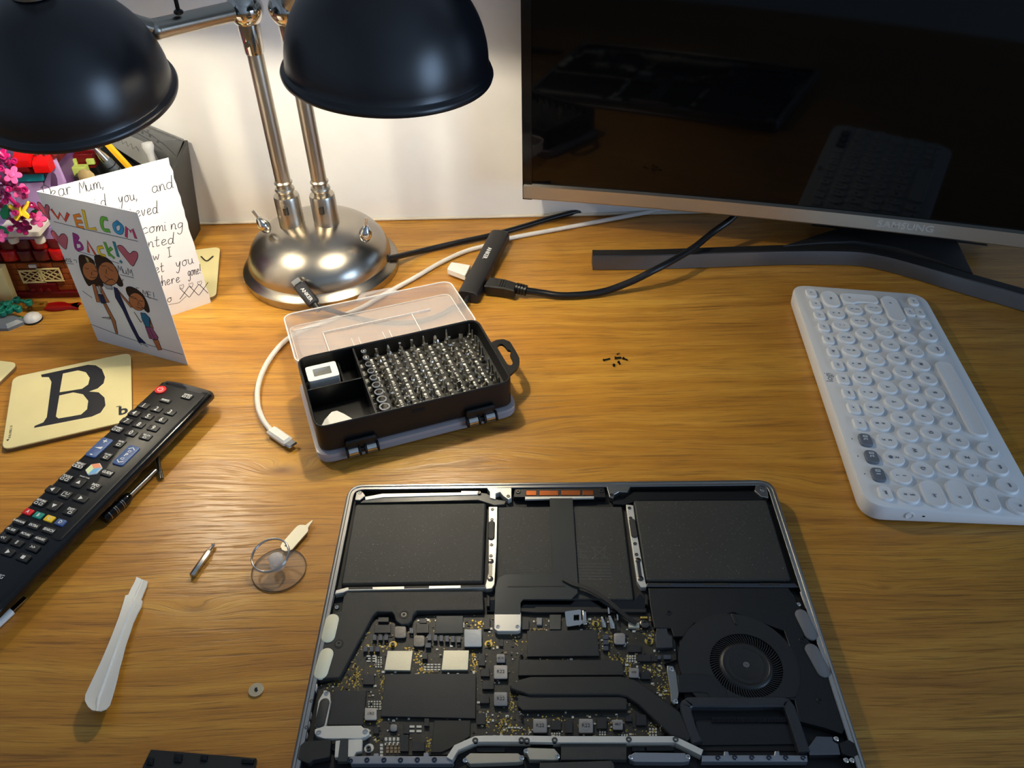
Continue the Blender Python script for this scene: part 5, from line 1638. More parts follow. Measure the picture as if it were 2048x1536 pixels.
m = MB(CM @ Matrix.Translation((0, 0, .00435))).add(vs, fs)
m.M = CM
q = cl_([(630, 362)])[0]
m.text('b', .0155, Matrix.Translation((q[0], q[1], .00435)) @ Matrix.Rotation(0, 4, 'Z'), extrude=.00005, bold=.0004)
m.stroke(cl_([(597, 342), (615, 338)]), .0008, .0043, .0044)
q = cl_([(54, 470)])[0]
m.text('© BLUEBELL 33', .0024, Matrix.Translation((q[0], q[1], .00435)) @ Rz90, extrude=.00003, bold=.00003)
q = cl_([(40, 512)])[0]
m.prism([(q[0], q[1] - .0013), (q[0] + .0011, q[1] + .0004), (q[0] + .0005, q[1] + .0010), (q[0], q[1] + .0006), (q[0] - .0005, q[1] + .0010), (q[0] - .0011, q[1] + .0004)], .0043, .0044)
m.build('printed_letter', mat('letter_black', (30, 32, 38), .5), ctop, smooth=0)
# second coaster, only a corner in view at the left edge
p = U(30, 728, .004)
a2 = -.20
c2x = p.x - (.046 * math.cos(a2) - .046 * math.sin(a2)); c2y = p.y - (.046 * math.sin(a2) + .046 * math.cos(a2))
coaster('coaster', (c2x, c2y), a2, 'cream coaster whose corner shows at the left edge near the lettered coaster')
# third coaster behind the greeting card
p1, p2 = U(440, 497, .004), U(432, 588, .004)
a3 = math.atan2(p1.y - p2.y, p1.x - p2.x) - math.pi / 2
cxy = (p1 + p2) / 2 - Vector((math.cos(a3), math.sin(a3), 0)) * .048
c3, C3M, c3t = coaster('coaster', (cxy.x, cxy.y), a3, 'pale cream coaster half hidden behind the folded greeting card')
m = MB(C3M)
m.tube([(.030, .030, .0058), (.036, .020, .0056), (.042, .028, .0056)], .0007, 6, smooth=4)
m.v = [v for v in m.v]
o = m.build('hair_grip', DSTEEL); tag(o, 'thin dark metal hair grip lying on the coaster behind the card', 'hair grip')
o.location.z = .0045

# ================================================================ loose little things on the desk
# pry tool
sp_st = [((1000, 125), (1082, 158), .0), ((985, 165), (1070, 200), .0), ((958, 215), (1050, 245), .15), ((940, 255), (1032, 292), .3), ((918, 262), (1042, 300), .5), ((908, 300), (1035, 340), .9), ((893, 350), (1005, 395), 1), ((870, 420), (975, 460), 1), ((840, 500), (945, 550), 1), ((815, 565), (920, 620), 1), ((780, 650), (900, 700), 1), ((735, 755), (875, 790), 1), ((690, 850), (855, 880), 1), ((650, 935), (832, 965), .9), ((625, 990), (815, 1020), .75), ((622, 1030), (802, 1060), .5), ((645, 1075), (775, 1090), .2), ((672, 1098), (735, 1105), .05)]
sc1 = crop(0, 1120, 3.657)
L = []
n_ = len(sp_st)
for i, (l_, r_, rg) in enumerate(sp_st):
    t = i / (n_ - 1)
    zb = .0006 + .0085 * t ** 1.6
    a, b_ = U(*sc1(l_)[0], zb + .001), U(*sc1(r_)[0], zb + .001)
    c_ = (a + b_) / 2
    w_ = (b_ - a)
    L.append([a + Vector((0, 0, -.0006)), a, a + Vector((0, 0, .0004)), c_ - w_ * .07 + Vector((0, 0, -.0001)), c_ - w_ * .03 + Vector((0, 0, .0014 * rg)), c_ + w_ * .03 + Vector((0, 0, .0014 * rg)), c_ + w_ * .07 + Vector((0, 0, -.0001)), b_ + Vector((0, 0, .0004)), b_, b_ + Vector((0, 0, -.0006))])
o = MB().loops(L).build('pry_tool', mat('nylon_white', (216, 216, 212), .45), smooth=.35)
tag(o, 'white plastic pry tool with a raised middle ridge lying left of the laptop', 'pry tool')
# loose bit
a, b_, c_ = U(384, 1152, .0022), U(419, 1101, .0022), U(433, 1089, .0022)
ax = (b_ - a); M = frame(a, Vector((0, 0, 1)), ax)
m = MB(M)
r = .0021; l_ = ax.length; tot = (c_ - a).length
m.loops([[(r * k_ * math.cos(math.pi / 3 * i), r * k_ * math.sin(math.pi / 3 * i), z) for i in range(6)] for k_, z in ((.9, 0), (1, .0004), (1, l_ - .001), (.7, l_))])
m.lathe([(.0013, l_ - .0002), (.0010, l_ + .002), (.0010, tot - .0018), (.0013, tot - .001), (.0009, tot)], 12)
tag(m.build('screwdriver_bit', STEEL, smooth=.5), 'loose steel screwdriver bit lying alone between the remote and the suction cup', 'screwdriver bit')
# suction cup with ring
q = U(558, 1139, .001)
sr = (U(611, 1135, .001) - U(504, 1139, .001)).length / 2
clear = plastic_clear('clear_rubber', (235, 232, 226), .95, .08, .12)
sc_t = thing('suction_cup', Vector((q.x, q.y, 0)), 'clear suction cup with a steel key ring lying left of the laptop', 'suction cup')
m = MB(Matrix.Translation((q.x, q.y, .0004)))
m.lathe([(sr, 0), (sr + .0002, .0005), (sr * .8, .0020), (sr * .5, .0042), (sr * .25, .0062)], 56, cap1=False)
m.build('cup', clear, sc_t, smooth=1.0)
m = MB(Matrix.Translation((q.x, q.y, .0004)))
m.lathe([(sr + .0003, 0), (sr + .0004, .0005), (sr, .0009), (sr - .0003, .0004)], 56, cap1=False, cap0=False)
m.build('cup_rim', mat('clear_edge', (120, 92, 62), .3), sc_t)
m = MB(Matrix.Translation((q.x - .0002, q.y + .0004, .006)))
m.lathe([(.0052, -.0012), (.0048, .0006), (.0028, .0014), (.0030, .0030), (.0046, .0042), (.0048, .0066), (.0036, .0080), (.0010, .0084)], 28)
m.build('knob', plastic_clear('clear_knob', (226, 222, 218), .60, .06), sc_t, smooth=.8)
kc = Vector((q.x, q.y, .0100))
# ring through the knob: fit the ellipse seen in the photo with a tilted circle
pL, pT, pR, pB = U(506, 1122, .0110), U(548, 1086, .0110), U(578, 1110, .0100), U(540, 1136, .0080)
rc = U(541, 1111, .0105)
rr_ = .0128
Mring = Matrix.Translation(rc) @ Matrix.Rotation(math.radians(-8), 4, 'Y') @ Matrix.Rotation(math.radians(12), 4, 'X')
for dz_, k_ in ((0, 1.0), (.0010, .985)):
    m = MB(Mring)
    pts = [(rr_ * k_ * math.cos(2 * math.pi * i / 48), rr_ * k_ * math.sin(2 * math.pi * i / 48) * .95, dz_) for i in range(48)]
    L = []
    for i, p in enumerate(pts):
        a = 2 * math.pi * i / 48
        L.append([(p[0] + .0006 * math.cos(b_) * math.cos(a), p[1] + .0006 * math.cos(b_) * math.sin(a), p[2] + .0006 * math.sin(b_)) for b_ in [2 * math.pi * j / 8 for j in range(8)]])
    L.append(L[0])
    m.loops(L, 0, False, False)
    m.build('split_ring', STEEL, sc_t, smooth=1.2)
s2 = crop(360, 1020, 7.314)
sp_ = s2((1468, 520), (1490, 470), (1560, 390), (1700, 232), (1740, 208), (1790, 205), (1850, 212), (1925, 128), (1945, 140), (1868, 240), (1872, 290), (1850, 320), (1640, 560), (1600, 580), (1540, 590), (1490, 570))
pz_ = .0040
pol = px(sp_, pz_); hc_ = U(*s2((1555, 505))[0], pz_)
m = MB()
angle_ring(m, rounded(pol, .0004, 2), circ(hc_.x, hc_.y, .0013, 12), pz_ - .0010, pz_, 160)
o = m.build('sim_eject_pin', mat('pin_white', (222, 214, 190), .4, .3))
tag(o, 'flat pale sim eject pin threaded on the suction cup ring', 'sim pin')
o.location.z -= .0008
# six tiny screws
s3 = crop(1180, 690, 18.6)
for k, (a0, b0, r, lab) in enumerate((((490, 560), (750, 500), .0011, 'small black screw lying apart at the left of the six'), ((920, 475), (1170, 465), .0013, 'small dark screw at the top middle of the six, greyest one'), ((1220, 480), (1400, 560), .0012, 'small black screw at the right end of the six'), ((1060, 620), (1110, 720), .0012, 'small dark screw standing just below the top middle screw'), ((890, 720), (890, 800), .0012, 'small round-headed brass-lit screw at the bottom of the six'), ((1010, 400), (1120, 360), .0006, 'tiny thin screw touching the top of the middle screw'))):
    a, b_ = U(*s3(a0)[0], r), U(*s3(b0)[0], r * .7)
    if k == 5:
        a.z, b_.z = .0008, .0008; a.y += .002; b_.y += .002
    ax = b_ - a
    M = frame(a, Vector((.1, .3, 1)), ax)
    m = MB(M); l_ = max(ax.length, .0022)
    m.lathe([(r * .9, 0), (r, .0002), (r, .0008), (r * .62, .0009), (r * .60, .0012)] + [(r * (.5 if i % 2 else .62), .0012 + (l_ - .0014) * i / 9) for i in range(10)], 14)
    tag(m.build('screw', mat('screw_black', (30, 30, 34), .3, .9), smooth=.5), lab + ' between case and keyboard', 'screw', 'loose screws on the desk')
# small disc
q = U(512, 1379, .0012)
m = MB(Matrix.Translation((q.x, q.y, 0)))
hole = [(-.0006, .0010), (.0002, .0014), (.0006, .0002), (.0012, -.0002), (.0004, -.0016), (-.0008, -.0004), (-.0002, .0000)]
angle_ring(m, circ(0, 0, .0044, 36), [(-.0010, .0012), (-.0010, -.0006), (.0004, -.0018), (.0014, -.0004), (.0006, .0002), (.0004, .0016)], .0, .0010, 72)
m.prism(circ(0, 0, .0021, 20), .0, .0006, 0, 1)
tag(m.build('metal_disc', [mat('disc_gold', (226, 206, 168), .3, .9), BLK], smooth=.4), 'small round pale gold metal disc with a dark notch, lower left of the desk', 'disc')
# black bracket at the bottom edge
bk_ = sc1((1102, 1383), (1876, 1447), (1838, 1640), (960, 1640), (1035, 1521))
m = MB()
m.slab(rounded(px(bk_, .0030), .0006, 3), [(0, 0), (0, .0026), (.0004, .0030)])
o = m.build('bracket', mat('bracket_black', (44, 43, 40), .38, .3))
tag(o, 'flat black metal bracket with small raised fixings at the bottom edge', 'bracket')
for k, (x, y, w_, h_) in enumerate(((1100, 1470, 50, 60), (1305, 1445, 60, 70), (1495, 1445, 50, 50), (1815, 1470, 90, 40))):
    pp = px(sc1((x - w_ / 2, y - h_ / 2), (x + w_ / 2, y - h_ / 2 + 6), (x + w_ / 2 - 8, y + h_ / 2), (x - w_ / 2 - 8, y + h_ / 2 - 6)), .0040)
    mm_ = MB().prism(rounded(pp, .0006, 3), .0029, .0042, .0003).build('raised_fixing', BLKG, None)
    mm_.parent = o; mm_.location = mm_.location - o.location
# precision screwdriver beside the remote
cz = .0044
a, b_ = U(*cR((648, 905))[0], cz), U(*cR((815, 755))[0], cz)
ax = b_ - a; M = frame(a, Vector((0, 0, 1)), ax); l_ = ax.length
drv = thing('precision_screwdriver', Vector((a.x, a.y, 0)), 'thin black and silver precision screwdriver lying along the right side of the remote', 'screwdriver')
m = MB(M)
m.lathe([(.0034, 0), (.0040, .0006), (.0040, l_ - .004), (.0034, l_ - .001), (.0026, l_)], 24)
m.build('handle', BLKG, drv)
m = MB(M)
for z in (.004, .009, .0105, l_ - .010, l_ - .0085): m.lathe([(.0039, z), (.0042, z + .0002), (.0042, z + .0007), (.0039, z + .0009)], 24)
m.build('handle_ring', CHROME, drv)
e_ = U(*cR((975, 598))[0], .0040)
m = MB(); m.tube([b_ - ax.normalized() * .001, e_], .0019, 12)
m.build('shaft', STEEL, drv)
a, b_ = U(*cR((985, 515))[0], .0030), U(*cR((1008, 650))[0], .0022)
m = MB(); m.tube([a, a.lerp(b_, .55), b_], [.0022, .0016, .0007], 10)
m.tube([a.lerp(b_, .6) + Vector((.001, 0, 0)), b_ + Vector((.0012, .0006, -.0004))], [.0012, .0006], 8)
tag(m.build('tweezers', DSTEEL, smooth=.8), 'dark steel tweezers tips poking out from under the remote beside screwdriver shaft', 'tweezers')
# pale tool under the near end of the remote
a, b_, c_ = U(-30, 1270, .0030), U(22, 1222, .0030), U(52, 1197, .0020)
t_ = thing('spatula_tool', Vector((a.x, a.y, 0)), 'slim white handled metal spatula poking out from under the remote\'s near end', 'spatula')
MB().tube([a, b_], .0030, 14).build('handle', WHT, t_)
m = MB(frame(b_, c_ - b_)); l_ = (c_ - b_).length
m.box(-.002, -.0016, -.0006, l_, .0016, .0005); m.build('blade', STEEL, t_)

# ================================================================ greeting card
G = {  # handwriting strokes in a 1x1 box (x-height .5)
 'a': [[(.42, .40), (.25, .5), (.05, .38), (.03, .12), (.2, 0), (.4, .15), (.43, .48), (.42, .1), (.55, .03)]],
 'c': [[(.42, .42), (.25, .5), (.05, .35), (.05, .1), (.22, 0), (.5, .1)]],
 'd': [[(.42, .40), (.25, .5), (.05, .38), (.03, .12), (.2, 0), (.4, .15), (.52, 1.0), (.44, .1), (.56, .02)]],
 'e': [[(.05, .2), (.3, .3), (.38, .42), (.22, .5), (.05, .35), (.05, .1), (.22, 0), (.48, .12)]],
 'g': [[(.42, .42), (.22, .5), (.04, .3), (.15, .05), (.4, .2), (.44, .48), (.4, -.3), (.2, -.5), (.0, -.35)]],
 'h': [[(.05, 1.0), (.05, 0), (.1, .3), (.28, .5), (.4, .35), (.42, .02), (.52, .02)]],
 'i': [[(.05, .48), (.08, .05), (.2, .02)], [(.06, .68), (.07, .72)]],
 'm': [[(.05, .48), (.05, 0), (.1, .35), (.22, .5), (.3, .35), (.3, .02), (.36, .35), (.5, .5), (.57, .35), (.58, .02), (.68, .04)]],
 'n': [[(.03, .48), (.05, 0), (.1, .32), (.26, .5), (.38, .35), (.4, .02), (.52, .04)]],
 'o': [[(.25, .5), (.05, .38), (.05, .1), (.22, 0), (.42, .15), (.4, .4), (.25, .5), (.5, .46)]],
 'r': [[(.05, .48), (.07, 0), (.1, .3), (.22, .48), (.38, .42)]],
 's': [[(.38, .42), (.2, .5), (.1, .38), (.35, .15), (.22, 0), (.02, .08)]],
 't': [[(.18, .85), (.15, .1), (.28, 0), (.4, .06)], [(.0, .52), (.38, .56)]],
 'u': [[(.03, .48), (.05, .12), (.2, 0), (.38, .15), (.4, .48), (.42, .08), (.54, .03)]],
 'v': [[(.02, .48), (.18, 0), (.38, .48)]],
 'w': [[(.02, .48), (.14, 0), (.28, .4), (.42, 0), (.56, .5)]],
 'y': [[(.03, .5), (.08, .2), (.22, .1), (.4, .48)], [(.42, .5), (.3, -.1), (.12, -.5), (-.05, -.35)]],
 'D': [[(.1, 0), (.12, .9)], [(-.02, .82), (.3, .95), (.62, .65), (.55, .2), (.1, 0)]],
 'I': [[(.05, .85), (.4, .88)], [(.22, .87), (.2, .05)], [(.03, .02), (.4, .05)]],
 'M': [[(.02, 0), (.12, .8), (.3, .25), (.5, .8), (.58, 0)]],
 'X': [[(.0, .9), (.55, .0)], [(.55, .9), (.0, 0)]],
 ',': [[(.1, .05), (.02, -.15)]], '!': [[(.12, .9), (.1, .25)], [(.09, .03), (.1, .06)]],
 'B': [[(.08, 0), (.05, .8), (.35, .75), (.35, .5), (.08, .42), (.42, .3), (.38, .05), (.08, 0)]],
 'E': [[(.4, .78), (.05, .75), (.05, 0), (.4, .02)], [(.05, .4), (.32, .4)]],
 'h2': [[(.25, 0), (.0, .35), (.05, .6), (.18, .6), (.25, .42), (.34, .6), (.5, .58), (.5, .32), (.25, 0)]],
}
fb, fn, bn = U(196, 681, 0), U(376, 730, 0), U(422, 605, 0)
CH = .1485
card = thing('greeting_card', Vector((fb.x, fb.y, 0)), 'white folded handmade greeting card standing open with a coloured drawing on its front', 'greeting card')
PAPER = mat('card_paper', (232, 231, 230), .7, bump=.05, bscale=700)
def panel(p0, p1, name):
    d = (p1 - p0); d.z = 0
    n = Vector((0, 0, 1)).cross(d).normalized()
    M = frame(p0, d, -n)          # local x along the panel, local y up, z towards the viewer
    M = Matrix.Translation(p0) @ Matrix((d.normalized(), Vector((0, 0, 1)), d.normalized().cross(Vector((0, 0, 1))).normalized())).transposed().to_4x4()
    return M, d.length
FM, FW = panel(fb, fn, 'f')
BM_, BW = panel(fb, bn, 'b')
m = MB(FM).box(0, 0, -.0004, FW, CH, 0)
front = m.build('front_panel', PAPER, card)
BWx = BW
m = MB(BM_)
jag = [(0, 0), (BWx, 0)] + [(BWx + random.uniform(-.0006, .0006), CH * k / 24) for k in range(1, 24)] + [(BWx, CH), (0, CH)]
m.prism(jag, -.0004, 0)
backp = m.build('back_panel', PAPER, card)
def onp(M, pts, cf):
    Mi = M.inverted(); n = M.to_3x3() @ Vector((0, 0, 1)); o_ = M.translation
    return [((Mi @ UP(u, v, o_, n)).x, (Mi @ UP(u, v, o_, n)).y) for u, v in cf(*pts)]
c1_ = crop(60, 370, 4.267)      # front panel crop
c2_ = crop(0, 200, 2.792)       # wide crop for the back panel
ink = MB(BM_)
def write(mb_, M, cf, s, p0, p1, size, wd, z=.00005, mi=0):
    """text from image point p0 to p1 on the panel"""
    (x0, y0), (x1, y1) = onp(M, (p0, p1), cf)
    tot = sum(.62 if ch != ' ' else .35 for ch in s)
    adv = math.hypot(x1 - x0, y1 - y0) / tot
    a = math.atan2(y1 - y0, x1 - x0)
    t = 0
    for ch in s:
        if ch == ' ': t += .35; continue
        for st in G.get(ch, []):
            P = catmull([Vector((p[0], p[1], 0)) for p in st], 3) if len(st) > 2 else [Vector((p[0], p[1], 0)) for p in st]
            out = []
            for p in P:
                lx_, ly_ = p.x * adv * 1.05 + t * adv + p.y * size * .12, p.y * size
                out.append((x0 + lx_ * math.cos(a) - ly_ * math.sin(a), y0 + lx_ * math.sin(a) + ly_ * math.cos(a)))
            mb_.stroke(out, wd, z - .0002, z, mi)
        t += .62 if ch != 'm' else .75
for s, p0, p1, sz in (('Dear', (245, 560), (415, 520), .0125), ('Mum,', (445, 520), (600, 485), .0115), ('sid', (500, 615), (600, 590), .0110), ('you,', (665, 578), (790, 550), .0110), ('and', (852, 520), (972, 488), .0115),
                     ('ieved', (728, 662), (885, 630), .0115), ('coming', (795, 748), (1020, 715), .0110), ('anted', (790, 832), (975, 800), .0110), ('ow', (820, 905), (890, 890), .0100), ('I', (938, 880), (968, 872), .0110),
                     ('get', (840, 975), (925, 955), .0105), ('you', (985, 938), (1085, 910), .0110), ('where', (878, 1045), (1010, 1015), .0105), ('gone!', (1050, 985), (1132, 965), .0105), ('no', (908, 1140), (965, 1122), .0085), ('XXX', (1005, 1112), (1165, 1078), .0125)):
    write(ink, BM_, c2_, s, p0, p1, sz, .0006)
for p0 in ((1008, 1060), (1060, 1050), (1108, 1040)):
    q = onp(BM_, (p0,), c2_)[0]
    ink.stroke([(q[0] + p[0] * .0075, q[1] + p[1] * .008) for p in G['h2'][0]], .0004, -.0001, .00008)
ink.stroke(onp(BM_, ((915, 1148), (1000, 1132), (1040, 1095)), c2_), .0004, -.0001, .00008)
ink.build('handwriting', INKB, backp, smooth=0)
# front picture: flat ink shapes with a thin black outline
fr_mats = [INKB]
names = {'k': 0}
def fm(key_, rgb):
    names[key_] = len(fr_mats); fr_mats.append(mat('felt_' + key_, rgb, .7))
for k_, c_ in (('pink', (240, 140, 158)), ('red', (222, 72, 48)), ('orange', (238, 138, 40)), ('yellow', (236, 200, 44)), ('green', (98, 178, 62)), ('blue', (52, 152, 204)), ('magenta', (196, 58, 108)), ('purple', (160, 48, 140)), ('teal', (40, 140, 150)), ('skin', (228, 150, 96)), ('hair', (70, 44, 36)), ('navy', (52, 62, 112)), ('skirt', (196, 110, 160)), ('cyan', (70, 150, 190)), ('paper', (232, 231, 230)), ('grey', (100, 100, 104)), ('blond', (206, 196, 130))):
    fm(k_, c_)
fm_ = MB(FM)
zc = [.00004]
def shape(pts, col, line=True, smooth=False):
    P = onp(FM, pts, c1_)
    if smooth: P = smooth2(P, 3)
    zc[0] += .000004
    if line: fm_.stroke(P + [P[0]], .00055, -.0001, zc[0] + .00003, 0)
    vs, fs = filled([P], .00001)
    fm_.add([Vector((v.x, v.y, zc[0] + .00001)) for v in vs], fs, names[col])
def line_(pts, wd=.0004, col='k'):
    fm_.stroke(onp(FM, pts, c1_), wd, -.0001, zc[0] + .00006, names[col])
def letter(strokes, col, wd=.0026, sm_=False):
    if sm_: strokes = [[(q.x, q.y) for q in catmull([Vector((a, b_, 0)) for a, b_ in st], 5)] for st in strokes]
    for st in strokes:
        fm_.stroke(onp(FM, st, c1_), wd + .0007, -.0001, zc[0] + .00002, 0)
    for st in strokes:
        fm_.stroke(onp(FM, st, c1_), wd, -.0001, zc[0] + .00004, names[col])
    zc[0] += .000004
shape([(62, 150), (85, 152), (125, 195), (130, 172), (150, 168), (165, 190), (162, 240), (170, 298), (110, 240), (75, 190)], 'pink', smooth=True)
shape([(180, 400), (205, 392), (245, 440), (265, 420), (295, 418), (320, 450), (318, 500), (303, 550), (240, 490), (195, 440)], 'pink', smooth=True)
shape([(748, 520), (790, 520), (850, 585), (880, 565), (915, 575), (920, 615), (900, 660), (875, 692), (820, 630), (765, 560)], 'pink', smooth=True)
letter([[(185, 212), (240, 285), (255, 240), (300, 305), (325, 245)]], 'red', .0022)
letter([[(425, 258), (380, 265), (405, 350), (455, 365)], [(395, 312), (440, 312)]], 'orange')
letter([[(455, 220), (490, 370), (560, 375)]], 'yellow')
letter([[(655, 290), (620, 285), (612, 330), (630, 380), (675, 390)]], 'green', .0028, True)
letter([[(750, 320), (720, 345), (735, 395), (775, 405), (785, 355), (750, 320)]], 'blue', .0030, True)
letter([[(822, 440), (825, 360), (860, 400), (875, 375), (902, 450)]], 'magenta', .0020)
letter([[(375, 420), (385, 500), (400, 550), (445, 540), (430, 495), (390, 485), (410, 440), (375, 420)]], 'purple', .0022, True)
letter([[(500, 570), (490, 480), (560, 595)]], 'red', .0020)
letter([[(618, 530), (585, 540), (600, 590), (640, 605)]], 'yellow', .0024, True)
letter([[(640, 495), (680, 600)], [(695, 540), (665, 570), (715, 620)]], 'green', .0024)
letter([[(718, 490), (752, 605)], [(774, 652), (780, 658)]], 'teal', .0022)
line_([(205, 312), (500, 385), (920, 480)]); line_([(408, 565), (560, 608), (760, 668)])
line_([(520, 1188), (760, 1280), (1000, 1360), (1305, 1447)])
line_([(450, 905), (530, 962)], .0005)
for s, p0, p1, sz in (('Bea', (290, 655), (362, 660), .0070), ('MUM'.replace('U', 'u').replace('Mu', 'Mu'), (755, 740), (880, 778), .0085), ('ME!', (965, 945), (1100, 985), .0080)):
    write(fm_, FM, c1_, s, p0, p1, sz, .0004, zc[0] + .00004)
line_([(290, 668), (372, 674)]); line_([(770, 765), (885, 792)]); line_([(965, 942), (1090, 982)]); line_([(372, 640), (395, 640), (400, 662)]); line_([(930, 880), (905, 875), (925, 905)])
# figures
def face(cx_, cy_, rx, ry_, tilt_):
    return [(cx_ + rx * math.cos(t) * math.cos(tilt_) - ry_ * math.sin(t) * math.sin(tilt_), cy_ + rx * math.cos(t) * math.sin(tilt_) + ry_ * math.sin(t) * math.cos(tilt_)) for t in [2 * math.pi * k / 14 for k in range(14)]]
shape([(420, 605), (470, 600), (540, 640), (560, 700), (600, 800), (625, 860), (580, 870), (540, 840), (500, 860), (455, 780), (425, 690)], 'hair', smooth=True)
shape(face(515, 735, 62, 82, -.45), 'skin', smooth=True)
shape([(470, 610), (495, 625), (520, 680), (490, 660)], 'blond', False)
shape([(550, 612), (620, 605), (700, 660), (755, 760), (795, 850), (760, 862), (700, 800), (620, 840), (590, 760)], 'hair', smooth=True)
shape(face(670, 755, 80, 105, -.5), 'skin', smooth=True)
shape([(530, 840), (560, 850), (585, 950), (600, 1000), (570, 1000)], 'skin'); shape([(575, 850), (605, 860), (655, 960), (680, 1000), (650, 1005)], 'skin')
shape([(560, 860), (600, 865), (610, 920), (580, 915)], 'paper'); shape([(585, 930), (625, 935), (652, 1005), (610, 1010)], 'navy')
shape([(625, 1010), (650, 1010), (730, 1160), (750, 1270), (735, 1270), (700, 1160)], 'skin'); shape([(690, 1130), (615, 1130), (680, 1145)], 'paper')
shape([(615, 830), (655, 850), (700, 860), (705, 890), (655, 885)], 'paper')
shape([(715, 870), (745, 880), (800, 1010), (850, 1130), (930, 1290), (990, 1350), (930, 1345), (870, 1230), (790, 1060), (730, 960)], 'navy')
shape([(745, 885), (775, 920), (845, 1000), (880, 1045), (860, 1045), (790, 960)], 'skin')
shape([(820, 880), (870, 870), (950, 920), (1000, 1000), (1020, 1080), (985, 1072), (900, 960), (845, 950)], 'hair', smooth=True)
shape(face(915, 995, 60, 82, -.62), 'skin', smooth=True)
shape([(945, 1090), (985, 1095), (1020, 1130), (1025, 1215), (985, 1205), (955, 1140)], 'cyan')
shape([(985, 1210), (1040, 1215), (1095, 1300), (1090, 1320), (1020, 1310)], 'skirt')
shape([(1020, 1130), (1055, 1225), (1035, 1215)], 'skin'); shape([(890, 1085), (945, 1170), (965, 1150), (950, 1175)], 'skin')
shape([(1050, 1320), (1095, 1322), (1125, 1405), (1095, 1410)], 'skin')
for pts in (((470, 705), (490, 715), (500, 712)), ((540, 730), (570, 738)), ((530, 740), (525, 765), (540, 765)), ((515, 785), (545, 792), (565, 785)), ((590, 670), (620, 690), (650, 690)), ((665, 700), (690, 725), (710, 735)), ((655, 720), (650, 755), (665, 760)), ((640, 775), (670, 800), (712, 808)), ((865, 960), (890, 970), (910, 968)), ((935, 985), (965, 992)), ((925, 1000), (922, 1025), (938, 1028)), ((915, 1040), (945, 1052), (965, 1045)), ((1000, 1230), (1040, 1310)), ((1020, 1225), (1065, 1310)), ((795, 805), (785, 830)), ((930, 1345), (955, 1362)), ((965, 1355), (1005, 1380))):
    line_(pts, .0005)
fm_.build('coloured_drawing', fr_mats, front, smooth=0)

# ================================================================ pen box behind the card
hb = [(-.408, .757), (-.338, .757), (-.338, .829), (-.408, .829)]
ht = [(-.414, .751), (-.321, .760), (-.327, .832), (-.414, .832)]
HH_ = .100
box_ = thing('pen_box', Vector((-.372, .793, 0)), 'tall dark grey open pen box behind the greeting card against the wall', 'pen holder')
m = MB()
hb2, ht2 = inset(hb, .0028), inset(ht, .0028)
lo = lambda P, z: [(x, y, z) for x, y in rounded(P, .003, 3)]
m.loops([lo(hb, 0), lo(ht, HH_), lo(ht2, HH_), lo(hb2, .004)])
m.build('box_body', mat('box_grey', (44, 44, 43), .55, bump=.2, bscale=700), box_)
def stick(name, tip, base, r, mats, label, cat, prof=None, build_=True):
    ax = tip - base; M = frame(base, Vector((1, .2, 0)), ax)
    return M, ax.length
# grey pen with metal tip
tip, base = UY(186, 292, .766), Vector((-.352, .800, .0045))
M, l_ = stick('pen', tip, base, 0, None, '', '')
pen = thing('pen', base, 'grey barrelled pen with silver tip standing leftmost in the pen box', 'pen')
m = MB(M); m.lathe([(.0045, 0), (.0050, .001), (.0050, l_ - .020), (.0046, l_ - .017)], 20); m.build('barrel', mat('pen_grey', (70, 76, 82), .45), pen)
m = MB(M)
for k in range(3): m.lathe([(.0050, l_ - .025 - k * .006), (.0053, l_ - .0248 - k * .006), (.0053, l_ - .0242 - k * .006), (.0050, l_ - .024 - k * .006)], 20)
m.build('grip_ring', BLK, pen)
m = MB(M); m.lathe([(.0046, l_ - .017), (.0040, l_ - .012), (.0012, l_ - .001), (.0004, l_)], 20); m.build('tip', STEEL, pen)
tip, base = UY(200, 272, .775), Vector((-.345, .812, .0045))
M, l_ = stick('', tip, base, 0, None, '', '')
m = MB(M); m.loops([[(.0034 * math.cos(math.pi / 3 * i), .0034 * math.sin(math.pi / 3 * i), z) for i in range(6)] for z in (0, l_)])
tag(m.build('pencil', mat('pencil_yellow', (236, 174, 32), .45)), 'yellow pencil leaning in the pen box to the right of the grey pen', 'pencil')
tip, base = UY(293, 284, .790), Vector((-.346, .778, .0045))
M, l_ = stick('', tip, base, 0, None, '', '')
m = MB(M); m.lathe([(.0036, 0), (.0036, l_ - .012), (.0048, l_ - .008), (.0060, l_ - .004), (.0052, l_ - .0008), (.0015, l_)], 24)
tag(m.build('clear_tube', plastic_clear('clear_tube', (214, 214, 212), .5, .08), smooth=.8), 'clear plastic tube with a rounded end standing in the pen box', 'tube')
